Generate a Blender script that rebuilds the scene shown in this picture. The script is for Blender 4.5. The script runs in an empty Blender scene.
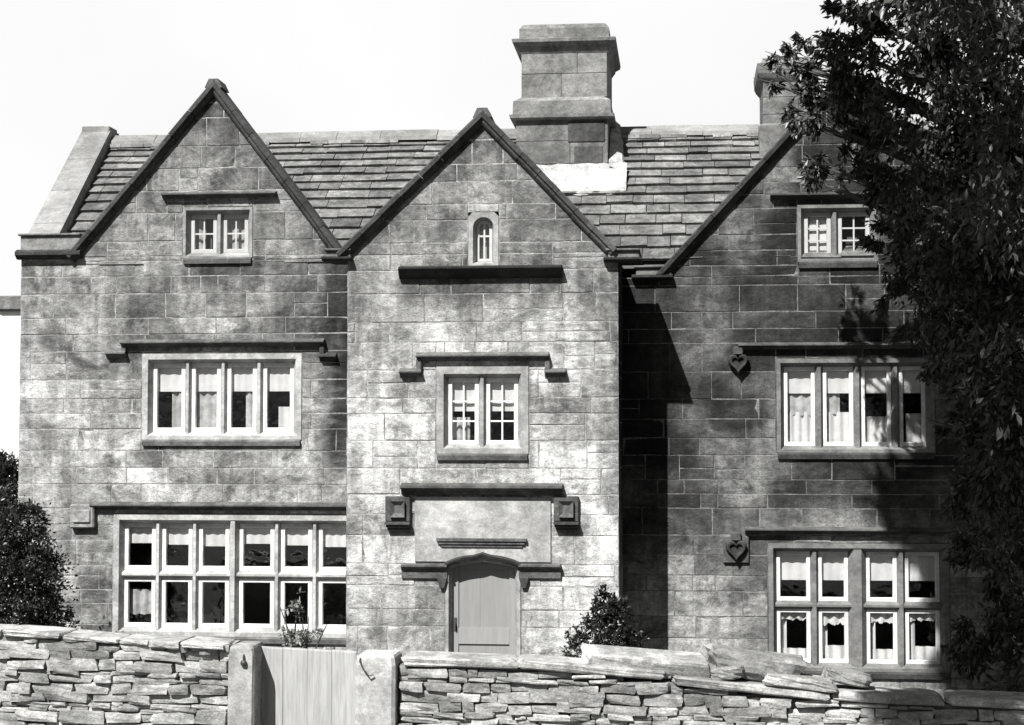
import bpy, bmesh, math, random
import numpy as np
from mathutils import Vector, Matrix
from mathutils.geometry import tessellate_polygon

# ------------------------------------------------------------------ camera
sc = bpy.context.scene
col = sc.collection
F = 1700.0
CAM = Vector((0, -24.5, 3.75))
YAW = math.atan(0.10)
PIT = math.atan(77.5 / F)
fwd = Vector((-math.sin(YAW) * math.cos(PIT), math.cos(YAW) * math.cos(PIT), math.sin(PIT)))
rgt = Vector((math.cos(YAW), math.sin(YAW), 0))
upv = rgt.cross(fwd)
cd = bpy.data.cameras.new('camera')
cd.sensor_width = 36
cd.lens = 36 * F / 1024
cd.clip_end = 3000
cam = bpy.data.objects.new('camera', cd)
col.objects.link(cam)
cam.matrix_world = Matrix(((rgt.x, upv.x, -fwd.x, CAM.x), (rgt.y, upv.y, -fwd.y, CAM.y),
                           (rgt.z, upv.z, -fwd.z, CAM.z), (0, 0, 0, 1)))
sc.camera = cam

# ------------------------------------------------------------------ light
SUN_AZ, SUN_EL = math.radians(25), math.radians(49)   # from the left of the house front
SUN_POWER, SKY_STRENGTH, EXPOSURE = 4.6, 0.055, 1.08
SKY_FRONT = 0.30
world = bpy.data.worlds.new('World')
sc.world = world
world.use_nodes = True
nt = world.node_tree
nt.nodes.clear()
sky = nt.nodes.new('ShaderNodeTexSky')
sky.sky_type = 'NISHITA'
sky.sun_disc = False
sky.sun_elevation = SUN_EL
sky.sun_rotation = math.pi + SUN_AZ
sky.dust_density = 3.0
hs = nt.nodes.new('ShaderNodeHueSaturation')
hs.inputs['Saturation'].default_value = 0.0
tc = nt.nodes.new('ShaderNodeTexCoord')
sp = nt.nodes.new('ShaderNodeSeparateXYZ')
mr = nt.nodes.new('ShaderNodeMapRange')
mr.interpolation_type = 'SMOOTHSTEP'
mr.inputs['From Min'].default_value = 0.25
mr.inputs['From Max'].default_value = 0.75
mr.inputs['To Min'].default_value = 0.0
mr.inputs['To Max'].default_value = 1.0
mx = nt.nodes.new('ShaderNodeMixRGB')
mx.inputs['Color2'].default_value = (8.7, 8.7, 8.55, 1)     # white hazy sky beyond the house
bg = nt.nodes.new('ShaderNodeBackground')
bg.inputs['Strength'].default_value = SKY_STRENGTH
wo = nt.nodes.new('ShaderNodeOutputWorld')
L = nt.links.new
L(sky.outputs[0], hs.inputs['Color'])
L(tc.outputs['Generated'], sp.inputs[0])
L(sp.outputs['Y'], mr.inputs['Value'])
L(mr.outputs[0], mx.inputs['Fac'])
cn_ = nt.nodes.new('ShaderNodeTexNoise'); cn_.inputs['Scale'].default_value = 4.0; cn_.inputs['Detail'].default_value = 5
L(tc.outputs['Generated'], cn_.inputs['Vector'])
cr_ = nt.nodes.new('ShaderNodeMapRange')
for k_, q_ in zip(('From Min', 'From Max', 'To Min', 'To Max'), (0.3, 0.7, 7.9, 8.7)): cr_.inputs[k_].default_value = q_
L(cn_.outputs['Fac'], cr_.inputs['Value'])
L(cr_.outputs[0], mx.inputs['Color2'])
dim = nt.nodes.new('ShaderNodeMixRGB'); dim.blend_type = 'MULTIPLY'; dim.inputs['Fac'].default_value = 1.0
dim.inputs['Color2'].default_value = (SKY_FRONT, SKY_FRONT, SKY_FRONT, 1)      # deep clear sky on the sun's side and overhead
L(hs.outputs[0], dim.inputs['Color1'])
L(dim.outputs[0], mx.inputs['Color1'])
L(mx.outputs[0], bg.inputs['Color'])
L(bg.outputs[0], wo.inputs[0])

sd = bpy.data.lights.new('sun', 'SUN')
sd.energy = SUN_POWER
sd.angle = math.radians(0.55)
sd.color = (1.0, 0.992, 0.975)
sun = bpy.data.objects.new('sun', sd)
col.objects.link(sun)
tosun = Vector((-math.sin(SUN_AZ) * math.cos(SUN_EL), -math.cos(SUN_AZ) * math.cos(SUN_EL), math.sin(SUN_EL)))
sun.rotation_euler = tosun.to_track_quat('Z', 'Y').to_euler()
sun.location = tosun * 60
vs = sc.view_settings
vs.view_transform = 'Standard'
vs.look = 'None'
vs.gamma = 1.0
vs.exposure = EXPOSURE
vs.use_curve_mapping = False

R = random.Random(7)
NR = np.random.default_rng(5)


def U(px, py, Y):
    """world X, Z of picture point (px, py) on the upright plane at depth Y"""
    d = fwd + rgt * ((px - 512) / F) + upv * ((362.5 - py) / F)
    t = (Y - CAM.y) / d.y
    return CAM.x + d.x * t, CAM.z + d.z * t


def UX(px, py, Y): return U(px, py, Y)[0]
def UZ(px, py, Y): return U(px, py, Y)[1]


def rect(x0, y0, x1, y1, Y):
    """picture rectangle -> upright world rectangle X0, Z0, X1, Z1"""
    ym, xm = (y0 + y1) / 2, (x0 + x1) / 2
    return UX(x0, ym, Y), UZ(xm, y1, Y), UX(x1, ym, Y), UZ(xm, y0, Y)


# ------------------------------------------------------------------ mesh builder
class MB:
    def __init__(self):
        self.v, self.f, self.t, self.r, self.cur = [], [], [], [], 0.0

    def vert(self, p, t=1.0):
        self.v.append((p[0], p[1], p[2])); self.t.append(t); self.r.append(self.cur)
        return len(self.v) - 1

    def face(self, pts, t=1.0):
        tt = t if isinstance(t, (list, tuple)) else [t] * len(pts)
        self.f.append([self.vert(p, q) for p, q in zip(pts, tt)])

    def box(self, x0, y0, z0, x1, y1, z1, t=1.0, bev=0.0):
        if bev:
            return self.rbox(x0, y0, z0, x1, y1, z1, t, bev)
        c = [(x0, y0, z0), (x1, y0, z0), (x1, y1, z0), (x0, y1, z0), (x0, y0, z1), (x1, y0, z1), (x1, y1, z1), (x0, y1, z1)]
        b = [self.vert(p, t) for p in c]
        for q in ((3, 2, 1, 0), (4, 5, 6, 7), (0, 1, 5, 4), (1, 2, 6, 5), (2, 3, 7, 6), (3, 0, 4, 7)):
            self.f.append([b[i] for i in q])

    def rbox(self, x0, y0, z0, x1, y1, z1, t, b):
        """box with chamfered edges"""
        bm = bmesh.new()
        bmesh.ops.create_cube(bm, size=1)
        for v in bm.verts:
            v.co = Vector(((x0 + x1) / 2 + v.co.x * (x1 - x0), (y0 + y1) / 2 + v.co.y * (y1 - y0), (z0 + z1) / 2 + v.co.z * (z1 - z0)))
        bmesh.ops.bevel(bm, geom=bm.edges[:], offset=b, segments=1, affect='EDGES', profile=0.5)
        self.add_bm(bm, t)

    def add_bm(self, bm, t=1.0, mat=None):
        base = len(self.v)
        bm.verts.index_update()
        for v in bm.verts:
            p = mat @ v.co if mat else v.co
            self.vert(p, t)
        for f in bm.faces:
            self.f.append([base + v.index for v in f.verts])
        bm.free()

    def prism(self, prof, a, b, ax, t=1.0):
        """profile (2-D list) pushed along axis ax from a to b; profile coords fill the other two axes in order"""
        def P(q, s):
            if ax == 'x': return (s, q[0], q[1])
            if ax == 'y': return (q[0], s, q[1])
            return (q[0], q[1], s)
        n = len(prof)
        A = [self.vert(P(q, a), t) for q in prof]
        B = [self.vert(P(q, b), t) for q in prof]
        for i in range(n):
            j = (i + 1) % n
            self.f.append([A[i], A[j], B[j], B[i]])
        self.f.append(A[::-1]); self.f.append(B)

    def loft(self, rings, t=1.0, caps=(False, False), closed=True):
        idx = [[self.vert(p, t) for p in r] for r in rings]
        n = len(idx[0])
        for a, b in zip(idx, idx[1:]):
            for i in range(n if closed else n - 1):
                j = (i + 1) % n
                self.f.append([a[i], a[j], b[j], b[i]])
        if caps[0]: self.f.append(idx[0][::-1])
        if caps[1]: self.f.append(idx[-1])

    def tube(self, path, rad, n=7, t=1.0):
        path = [Vector(p) for p in path]
        rings = []
        for i, p in enumerate(path):
            d = (path[min(i + 1, len(path) - 1)] - path[max(i - 1, 0)]).normalized()
            a = d.cross(Vector((0.3, 0.2, 1)) if abs(d.z) < 0.9 else Vector((1, 0.1, 0))).normalized()
            b = d.cross(a)
            r = rad[i] if isinstance(rad, (list, tuple)) else rad
            rings.append([p + (a * math.cos(2 * math.pi * k / n) + b * math.sin(2 * math.pi * k / n)) * r for k in range(n)])
        self.loft(rings, t, (True, True))

    def stone(self, c, s, t=1.0, rot=None, p=4.0, rough=0.10, cuts=2, rnd=None, warp=0.16):
        """rough hewn stone: a superellipsoid with knocked corners"""
        rnd = rnd or R
        bm = bmesh.new()
        bmesh.ops.create_cube(bm, size=2)
        bmesh.ops.subdivide_edges(bm, edges=bm.edges[:], cuts=cuts, use_grid_fill=True)
        ph = [rnd.uniform(0, 6.28) for _ in range(6)]
        self.cur = rnd.random()
        cw = {(i, j, k): Vector([rnd.uniform(-warp, warp) for _ in range(3)]) for i in (-1, 1) for j in (-1, 1) for k in (-1, 1)}
        for v in bm.verts:
            q = v.co
            k = (abs(q.x) ** p + abs(q.y) ** p + abs(q.z) ** p) ** (1 / p)
            q = q / k
            wq = Vector((0, 0, 0))
            for (i, j, l), o_ in cw.items(): wq += o_ * ((1 + i * q.x) * (1 + j * q.y) * (1 + l * q.z) / 8)
            q = q + wq
            n = 1 + rough * (math.sin(2.3 * q.x + ph[0]) * math.sin(2.9 * q.z + ph[1]) + 0.7 * math.sin(4 * q.y + 3 * q.x + ph[2])) * 0.6 + rnd.uniform(-rough, rough) * 0.45
            v.co = Vector((q.x * s[0] * n, q.y * s[1] * n, q.z * s[2] * n))
        m = Matrix.Translation(c)
        if rot: m = m @ rot
        self.add_bm(bm, t, m)

    def build(self, name, mat, parent=None, smooth=False, weld=False):
        o0 = parent_loc(parent)
        me = bpy.data.meshes.new(name)
        me.from_pydata([(p[0] - o0.x, p[1] - o0.y, p[2] - o0.z) for p in self.v], [], self.f)
        at = me.attributes.new('tone', 'FLOAT', 'POINT')
        at.data.foreach_set('value', np.array(self.t, dtype=np.float32))
        ar = me.attributes.new('piece', 'FLOAT', 'POINT')
        ar.data.foreach_set('value', np.array(self.r, dtype=np.float32))
        if smooth:
            me.polygons.foreach_set('use_smooth', [True] * len(me.polygons))
        me.update()
        me.materials.append(mat)
        o = bpy.data.objects.new(name, me)
        col.objects.link(o)
        if parent: o.parent = parent
        return o


def parent_loc(p):
    v = Vector((0, 0, 0))
    while p is not None:
        v = v + Vector(p.location); p = p.parent
    return v


def thing(name, label, cat, loc=(0, 0, 0), group=None):
    o = bpy.data.objects.new(name, None)
    o.empty_display_size = 0.3
    col.objects.link(o)
    o.location = loc
    tag(o, label, cat, group)
    return o


def tag(o, label=None, cat=None, group=None, kind=None):
    if label: o['label'] = label
    if cat: o['category'] = cat
    if group: o['group'] = group
    if kind: o['kind'] = kind
    return o


def settle(o, loc):
    """give a one-mesh thing its origin at its base"""
    loc = Vector(loc)
    o.data.transform(Matrix.Translation(-loc))
    o.location = loc
    return o


# ------------------------------------------------------------------ materials (black and white film: grey reflectances)
def mat_new(name):
    m = bpy.data.materials.new(name)
    m.use_nodes = True
    return m, m.node_tree, m.node_tree.nodes['Principled BSDF']


def mnode(nt, op, a, b=None, clamp=False):
    n = nt.nodes.new('ShaderNodeMath'); n.operation = op; n.use_clamp = clamp
    for i, q in enumerate((a, b)):
        if q is None: continue
        if isinstance(q, (int, float)): n.inputs[i].default_value = q
        else: nt.links.new(q, n.inputs[i])
    return n.outputs[0]


def noise(nt, vec, scale, detail=4, rough=0.6, stretch=None, dist=0.0):
    n = nt.nodes.new('ShaderNodeTexNoise')
    n.inputs['Scale'].default_value = scale
    n.inputs['Detail'].default_value = detail
    n.inputs['Roughness'].default_value = rough
    n.inputs['Distortion'].default_value = dist
    if stretch:
        mp = nt.nodes.new('ShaderNodeMapping'); mp.inputs['Scale'].default_value = stretch
        nt.links.new(vec, mp.inputs[0]); nt.links.new(mp.outputs[0], n.inputs['Vector'])
    else:
        nt.links.new(vec, n.inputs['Vector'])
    return n.outputs['Fac']


def rng(nt, v, a, b, c, d, smooth=True):
    n = nt.nodes.new('ShaderNodeMapRange')
    if smooth: n.interpolation_type = 'SMOOTHSTEP'
    for k, q in zip(('From Min', 'From Max', 'To Min', 'To Max'), (a, b, c, d)): n.inputs[k].default_value = q
    nt.links.new(v, n.inputs['Value'])
    return n.outputs[0]


def stone_mat(name, base, stain=0.5, fine=0.25, bump=0.5, rough=0.9, tint=(1, 1, 0.975), streak=0.0, sscale=1.1, speck=0.0, lime=0.0):
    m, nt, b = mat_new(name)
    g = nt.nodes.new('ShaderNodeNewGeometry').outputs['Position']
    at = nt.nodes.new('ShaderNodeAttribute'); at.attribute_name = 'tone'
    v = mnode(nt, 'MULTIPLY', at.outputs['Fac'], base)
    # weathering: big sooty patches over everything, then mottling that belongs to each stone
    pa = nt.nodes.new('ShaderNodeAttribute'); pa.attribute_name = 'piece'
    vm = nt.nodes.new('ShaderNodeVectorMath'); vm.operation = 'MULTIPLY_ADD'
    cbv = nt.nodes.new('ShaderNodeCombineXYZ')
    for i_ in range(3): nt.links.new(pa.outputs['Fac'], cbv.inputs[i_])
    nt.links.new(cbv.outputs[0], vm.inputs[0]); vm.inputs[1].default_value = (31.0, 17.0, 23.0); nt.links.new(g, vm.inputs[2])
    gp = vm.outputs[0]
    big = noise(nt, g, sscale, 7, 0.72, dist=0.5)
    v = mnode(nt, 'MULTIPLY', v, rng(nt, big, 0.38, 0.60, 1 - stain * 0.85, 1.0 + stain * 0.15))
    own = noise(nt, gp, 2.4, 7, 0.75, stretch=(1, 1, 1.4), dist=0.5)
    v = mnode(nt, 'MULTIPLY', v, rng(nt, own, 0.34, 0.66, 1 - stain * 0.45, 1.0 + stain * 0.15))
    med = noise(nt, gp, 8.0, 6, 0.75, stretch=(1, 1, 1.6))
    v = mnode(nt, 'MULTIPLY', v, rng(nt, med, 0.30, 0.70, 1 - fine, 1 + fine * 0.8))
    fin = noise(nt, gp, 48, 4, 0.75)
    v = mnode(nt, 'MULTIPLY', v, rng(nt, fin, 0.28, 0.72, 1 - fine * 0.9, 1 + fine * 0.7))
    if streak:
        s = noise(nt, g, 1.0, 4, 0.6, stretch=(5.5, 5.5, 0.5))
        v = mnode(nt, 'MULTIPLY', v, rng(nt, s, 0.38, 0.60, 1 - streak, 1.0))
    if lime:      # pale leached patches
        k = noise(nt, gp, 2.3, 7, 0.78, stretch=(1, 1, 1.8), dist=0.9)
        v = mnode(nt, 'ADD', v, mnode(nt, 'MULTIPLY', mnode(nt, 'MULTIPLY', rng(nt, k, 0.56, 0.68, 0.0, lime), at.outputs['Fac']), 1.0))
        k2 = noise(nt, g, 1.7, 7, 0.75, dist=0.8)
        v = mnode(nt, 'MULTIPLY', v, rng(nt, k2, 0.52, 0.64, 1.0, 0.50))
    if speck:
        k = noise(nt, g, 17, 2, 0.5)
        v = mnode(nt, 'ADD', v, rng(nt, k, 0.66, 0.74, 0.0, speck))
    cb = nt.nodes.new('ShaderNodeCombineColor')
    for i in range(3):
        nt.links.new(mnode(nt, 'MULTIPLY', v, tint[i], True), cb.inputs[i])
    nt.links.new(cb.outputs[0], b.inputs['Base Color'])
    b.inputs['Roughness'].default_value = rough
    b.inputs['Specular IOR Level'].default_value = 0.25
    bp = nt.nodes.new('ShaderNodeBump')
    bp.inputs['Strength'].default_value = bump
    bp.inputs['Distance'].default_value = 0.02
    h = mnode(nt, 'ADD', mnode(nt, 'MULTIPLY', med, 1.0), mnode(nt, 'MULTIPLY', fin, 0.55))
    nt.links.new(h, bp.inputs['Height'])
    nt.links.new(bp.outputs[0], b.inputs['Normal'])
    return m


def plain_mat(name, v, rough=0.6, var=0.12, scale=9, bump=0.0, spec=0.4, stretch=None, tint=(1, 1, 0.98)):
    m, nt, b = mat_new(name)
    g = nt.nodes.new('ShaderNodeNewGeometry').outputs['Position']
    at = nt.nodes.new('ShaderNodeAttribute'); at.attribute_name = 'tone'
    n = noise(nt, g, scale, 5, 0.65, stretch=stretch)
    q = mnode(nt, 'MULTIPLY', mnode(nt, 'MULTIPLY', at.outputs['Fac'], v), rng(nt, n, 0.3, 0.7, 1 - var, 1 + var))
    cb = nt.nodes.new('ShaderNodeCombineColor')
    for i in range(3): nt.links.new(mnode(nt, 'MULTIPLY', q, tint[i], True), cb.inputs[i])
    nt.links.new(cb.outputs[0], b.inputs['Base Color'])
    b.inputs['Roughness'].default_value = rough
    b.inputs['Specular IOR Level'].default_value = spec
    if bump:
        bp = nt.nodes.new('ShaderNodeBump'); bp.inputs['Strength'].default_value = bump; bp.inputs['Distance'].default_value = 0.01
        nt.links.new(n, bp.inputs['Height']); nt.links.new(bp.outputs[0], b.inputs['Normal'])
    return m


def glass_mat():
    m, nt, b = mat_new('old_window_glass')
    nt.nodes.remove(b)
    g = nt.nodes.new('ShaderNodeNewGeometry').outputs['Position']
    tr = nt.nodes.new('ShaderNodeBsdfTransparent'); tr.inputs[0].default_value = (0.965, 0.965, 0.965, 1)
    gl = nt.nodes.new('ShaderNodeBsdfGlossy'); gl.inputs['Roughness'].default_value = 0.02
    lw = nt.nodes.new('ShaderNodeLayerWeight'); lw.inputs['Blend'].default_value = 0.5
    fz = mnode(nt, 'ADD', mnode(nt, 'MULTIPLY', mnode(nt, 'POWER', lw.outputs['Facing'], 4.0), 0.85), 0.075)
    bp = nt.nodes.new('ShaderNodeBump'); bp.inputs['Strength'].default_value = 0.25; bp.inputs['Distance'].default_value = 0.02
    nt.links.new(noise(nt, g, 5, 2, 0.4), bp.inputs['Height'])
    nt.links.new(bp.outputs[0], gl.inputs['Normal'])
    mixs = nt.nodes.new('ShaderNodeMixShader')
    nt.links.new(fz, mixs.inputs[0])
    nt.links.new(tr.outputs[0], mixs.inputs[1]); nt.links.new(gl.outputs[0], mixs.inputs[2])
    nt.links.new(mixs.outputs[0], nt.nodes['Material Output'].inputs[0])
    return m


def leaf_mat(name, v, gloss=0.35, spec=0.6, trans=0.25):
    m, nt, b = mat_new(name)
    g = nt.nodes.new('ShaderNodeNewGeometry').outputs['Position']
    at = nt.nodes.new('ShaderNodeAttribute'); at.attribute_name = 'tone'
    q = mnode(nt, 'MULTIPLY', mnode(nt, 'MULTIPLY', at.outputs['Fac'], v), rng(nt, noise(nt, g, 3, 3), 0.3, 0.7, 0.7, 1.3))
    cb = nt.nodes.new('ShaderNodeCombineColor')
    for i, k in enumerate((1, 1.02, 0.94)): nt.links.new(mnode(nt, 'MULTIPLY', q, k, True), cb.inputs[i])
    nt.links.new(cb.outputs[0], b.inputs['Base Color'])
    b.inputs['Roughness'].default_value = gloss
    b.inputs['Specular IOR Level'].default_value = spec
    tl = nt.nodes.new('ShaderNodeBsdfTranslucent')
    nt.links.new(cb.outputs[0], tl.inputs[0])
    ms = nt.nodes.new('ShaderNodeMixShader'); ms.inputs[0].default_value = trans
    nt.links.new(b.outputs[0], ms.inputs[1]); nt.links.new(tl.outputs[0], ms.inputs[2])
    nt.links.new(ms.outputs[0], nt.nodes['Material Output'].inputs[0])
    return m


M = {
    'ashlar': stone_mat('weathered_ashlar', 0.50, stain=0.62, fine=0.34, bump=0.8, streak=0.30, lime=0.16),
    'mortar': stone_mat('lime_mortar', 0.34, stain=0.6, fine=0.45, bump=0.5, sscale=2.5),
    'dressed': stone_mat('dressed_stone', 0.45, stain=0.42, fine=0.20, bump=0.25, sscale=1.6),
    'hood': stone_mat('sooty_dressed_stone', 0.135, stain=0.5, fine=0.3, bump=0.35, sscale=2.2),
    'coping': stone_mat('coping_stone', 0.065, stain=0.4, fine=0.3, bump=0.4, sscale=2.0, speck=0.06),
    'slate': stone_mat('stone_slate', 0.18, stain=0.5, fine=0.4, bump=0.6, sscale=1.4, speck=0.07),
    'ridge': stone_mat('ridge_stone', 0.25, stain=0.3, fine=0.2, bump=0.4, sscale=1.6),
    'chimney': stone_mat('chimney_stone', 0.26, stain=0.55, fine=0.28, bump=0.35, sscale=0.9),
    'rubble': stone_mat('rubble_stone', 0.39, stain=0.5, fine=0.32, bump=0.8, sscale=1.8),
    'core': plain_mat('wall_core', 0.14, 1.0),
    'lime': stone_mat('lime_fillet', 0.46, stain=0.4, fine=0.3, bump=0.4, sscale=3),
    'white': plain_mat('white_paint', 0.64, 0.5, 0.20, 6),
    'whitewash': stone_mat('whitewash', 0.82, stain=0.08, fine=0.06, bump=0.4, sscale=1),
    'grey_wood': plain_mat('grey_painted_wood', 0.42, 0.7, 0.12, 5, bump=0.1),
    'door': plain_mat('door_paint', 0.225, 0.55, 0.07, 3, bump=0.06, stretch=(9, 9, 0.8)),
    'gatewood': plain_mat('pale_weathered_boards', 0.34, 0.85, 0.18, 3, bump=0.35, spec=0.2, stretch=(12, 12, 0.7)),
    'blind': plain_mat('blind_cloth', 0.62, 0.9, 0.10, 4, spec=0.1),
    'net': plain_mat('net_curtain', 0.42, 0.9, 0.3, 7, spec=0.1),
    'iron': plain_mat('dark_iron', 0.05, 0.5, 0.2),
    'glass': glass_mat(),
    'room': plain_mat('room_plaster', 0.06, 1.0),
    'leaf_tree': leaf_mat('ash_leaf', 0.047, 0.40, 0.4, 0.12),
    'leaf_shrub': leaf_mat('shrub_leaf', 0.026, 0.38, 0.5, 0.15),
    'leaf_pale': leaf_mat('pale_leaf', 0.20, 0.5, 0.4),
    'bark': stone_mat('bark', 0.08, stain=0.4, fine=0.4, bump=1.0),
    'grass': stone_mat('rough_grass', 0.07, stain=0.5, fine=0.5, bump=1.0, sscale=0.7),
    'lane': stone_mat('dusty_lane', 0.14, stain=0.3, fine=0.3, bump=0.6, sscale=0.6),
}

# ------------------------------------------------------------------ masonry
def clip_poly(poly, a, b):
    """keep the part of poly left of a->b"""
    out = []
    def side(p): return (b[0] - a[0]) * (p[1] - a[1]) - (b[1] - a[1]) * (p[0] - a[0])
    for i in range(len(poly)):
        p, q = poly[i], poly[(i + 1) % len(poly)]
        sp_, sq = side(p), side(q)
        if sp_ >= 0: out.append(p)
        if (sp_ > 0 and sq < 0) or (sp_ < 0 and sq > 0):
            t = sp_ / (sp_ - sq)
            out.append((p[0] + (q[0] - p[0]) * t, p[1] + (q[1] - p[1]) * t))
    return out


def clip_convex(poly, cv):
    for i in range(len(cv)):
        if len(poly) < 3: return []
        poly = clip_poly(poly, cv[i], cv[(i + 1) % len(cv)])
    o = []
    for p in poly:
        if not o or math.hypot(p[0] - o[-1][0], p[1] - o[-1][1]) > 1e-4: o.append(p)
    if len(o) > 2 and math.hypot(o[0][0] - o[-1][0], o[0][1] - o[-1][1]) < 1e-4: o.pop()
    return o


def area(p):
    return 0.5 * sum(p[i][0] * p[(i + 1) % len(p)][1] - p[(i + 1) % len(p)][0] * p[i][1] for i in range(len(p)))


def inset(poly, d):
    n = len(poly); lines = []
    for i in range(n):
        a, b = Vector(poly[i]), Vector(poly[(i + 1) % n])
        e = (b - a).normalized(); nn = Vector((-e.y, e.x))
        lines.append((a + nn * d, e))
    out = []
    for i in range(n):
        (p, e), (q, g) = lines[i - 1], lines[i]
        c = e.x * g.y - e.y * g.x
        if abs(c) < 1e-5: out.append((q.x, q.y)); continue
        t = ((q.x - p.x) * g.y - (q.y - p.y) * g.x) / c
        r = p + e * t; out.append((r.x, r.y))
    return out


def sub_rect(rs, h):
    out = []
    for (a, b, c, d) in rs:
        if c <= h[0] or a >= h[2] or d <= h[1] or b >= h[3]: out.append((a, b, c, d)); continue
        if a < h[0]: out.append((a, b, h[0], d))
        if c > h[2]: out.append((h[2], b, c, d))
        m0, m1 = max(a, h[0]), min(c, h[2])
        if b < h[1]: out.append((m0, b, m1, h[1]))
        if d > h[3]: out.append((m0, h[3], m1, d))
    return out


def ashlar(mb, polys, holes, place, tone, rnd, hmin=0.20, hmax=0.42, lmin=0.40, lmax=1.25):
    xs = [p[0] for q in polys for p in q]; zs = [p[1] for q in polys for p in q]
    z = min(zs); zt = max(zs)
    while z < zt - 0.01:
        h = rnd.uniform(hmin, hmax)
        if z + h > zt - 0.12: h = zt - z
        x = min(xs) - rnd.uniform(0, 0.4); xe = max(xs)
        while x < xe:
            l = rnd.uniform(lmin, lmax)
            if rnd.random() < 0.15: l *= 0.6
            rs = [(x, z, x + l, z + h)]
            for ho in holes: rs = sub_rect(rs, ho)
            if rnd.random() < 0.16 and h > 0.27:      # two thin stones in the height of one
                zz = z + h * rnd.uniform(0.4, 0.6)
                rs = [q for r in rs for q in ((r[0], r[1], r[2], min(zz, r[3])), (r[0], max(zz, r[1]), r[2], r[3])) if q[3] - q[1] > 0.02]
            blk = rnd.gauss(0, 1)
            for r in rs:
                if r[2] - r[0] < 0.02 or r[3] - r[1] < 0.02: continue
                bt = blk + rnd.gauss(0, 0.4)
                for cv in polys:
                    p = clip_convex([(r[0], r[1]), (r[2], r[1]), (r[2], r[3]), (r[0], r[3])], cv)
                    if len(p) < 3 or area(p) < 0.003: continue
                    md = min(max(q[1] for q in p) - min(q[1] for q in p), max(q[0] for q in p) - min(q[0] for q in p))
                    po = inset(p, min(rnd.uniform(0.0006, 0.0026), md * 0.05))
                    if area(po) < 0.0005: continue
                    dn = []
                    for k in range(len(po)):
                        a, b = po[k], po[(k + 1) % len(po)]
                        m = max(1, int(math.hypot(b[0] - a[0], b[1] - a[1]) / 0.13))
                        dn += [(a[0] + (b[0] - a[0]) * q / m, a[1] + (b[1] - a[1]) * q / m) for q in range(m)]
                    wdt = min(rnd.uniform(0.006, 0.012), md * 0.12)
                    pi = inset(dn, wdt)
                    n = len(dn)
                    if not all((Vector(pi[k]) - Vector(pi[k - 1])).dot(Vector(dn[k]) - Vector(dn[k - 1])) > 0 for k in range(n)): continue
                    cx, cz = sum(q[0] for q in dn) / n, sum(q[1] for q in dn) / n
                    def jit(q, amt):
                        v_ = Vector((cx - q[0], cz - q[1])); v_.normalize()
                        e_ = amt * rnd.random() ** 2.2
                        return (q[0] + v_.x * e_, q[1] + v_.y * e_)
                    jj = [rnd.random() for _ in range(n)]
                    d = rnd.choice((0.003, 0.005, 0.007, 0.010)); tl = [rnd.uniform(-0.006, 0.006) for _ in range(2)]
                    mb.cur = rnd.random()
                    def T(q): return tone(q[0], q[1], bt)
                    dj = [jit(q, min(0.007, md * 0.05)) for q in dn]
                    A = [mb.vert(place(q[0], q[1], -0.002), T(q)) for q in dj]
                    B = [mb.vert(place(q[0] + (e[0] - f[0]), q[1] + (e[1] - f[1]), d + tl[0] * (q[0] - cx) + tl[1] * (q[1] - cz) - rnd.uniform(0, 0.0025)), T(q)) for q, e, f in zip(pi, dj, dn)]
                    hx = (max(q[0] for q in dn) - min(q[0] for q in dn))
                    D = [mb.vert(place(cx + (q[0] - cx) * 0.72, cz + (q[1] - cz) * 0.5, d + rnd.uniform(-0.001, 0.003)), T((cx + (q[0] - cx) * 0.72, cz + (q[1] - cz) * 0.5))) for q in pi]
                    C = mb.vert(place(cx, cz, d + 0.001), T((cx, cz)))
                    for k in range(n):
                        l_ = (k + 1) % n
                        mb.f.append([A[k], A[l_], B[l_], B[k]])
                        mb.f.append([B[k], B[l_], D[l_], D[k]])
                        mb.f.append([D[k], D[l_], C])
            x += l
        z += h


def wall_body(mb, outer, holes, place, thick):
    """solid wall with openings: outer outline (ccw), rectangular holes"""
    loops = [list(outer)] + [[(h[0], h[1]), (h[0], h[3]), (h[2], h[3]), (h[2], h[1])] for h in holes]
    flat = [p for l in loops for p in l]
    tris = tessellate_polygon([[Vector((p[0], p[1], 0)) for p in l] for l in loops])
    Fv = [mb.vert(place(p[0], p[1], 0)) for p in flat]
    Bv = [mb.vert(place(p[0], p[1], -thick)) for p in flat]
    for t in tris:
        mb.f.append([Fv[i] for i in t]); mb.f.append([Bv[i] for i in reversed(t)])
    k = 0
    for l in loops:
        n = len(l)
        for i in range(n):
            j = (i + 1) % n
            mb.f.append([Fv[k + i], Bv[k + i], Bv[k + j], Fv[k + j]])
        k += n


def sm(a, b, x):
    t = max(0.0, min(1.0, (x - a) / (b - a)))
    return t * t * (3 - 2 * t)


def vnoise(x, z, s, seed):
    x *= s; z *= s
    xi, zi = math.floor(x), math.floor(z); fx, fz = x - xi, z - zi
    def hsh(i, j): return random.Random((i * 73856093) ^ (j * 19349663) ^ (seed * 83492791)).random()
    fx, fz = fx * fx * (3 - 2 * fx), fz * fz * (3 - 2 * fz)
    a = hsh(xi, zi) * (1 - fx) + hsh(xi + 1, zi) * fx
    b = hsh(xi, zi + 1) * (1 - fx) + hsh(xi + 1, zi + 1) * fx
    return a * (1 - fz) + b * fz


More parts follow.
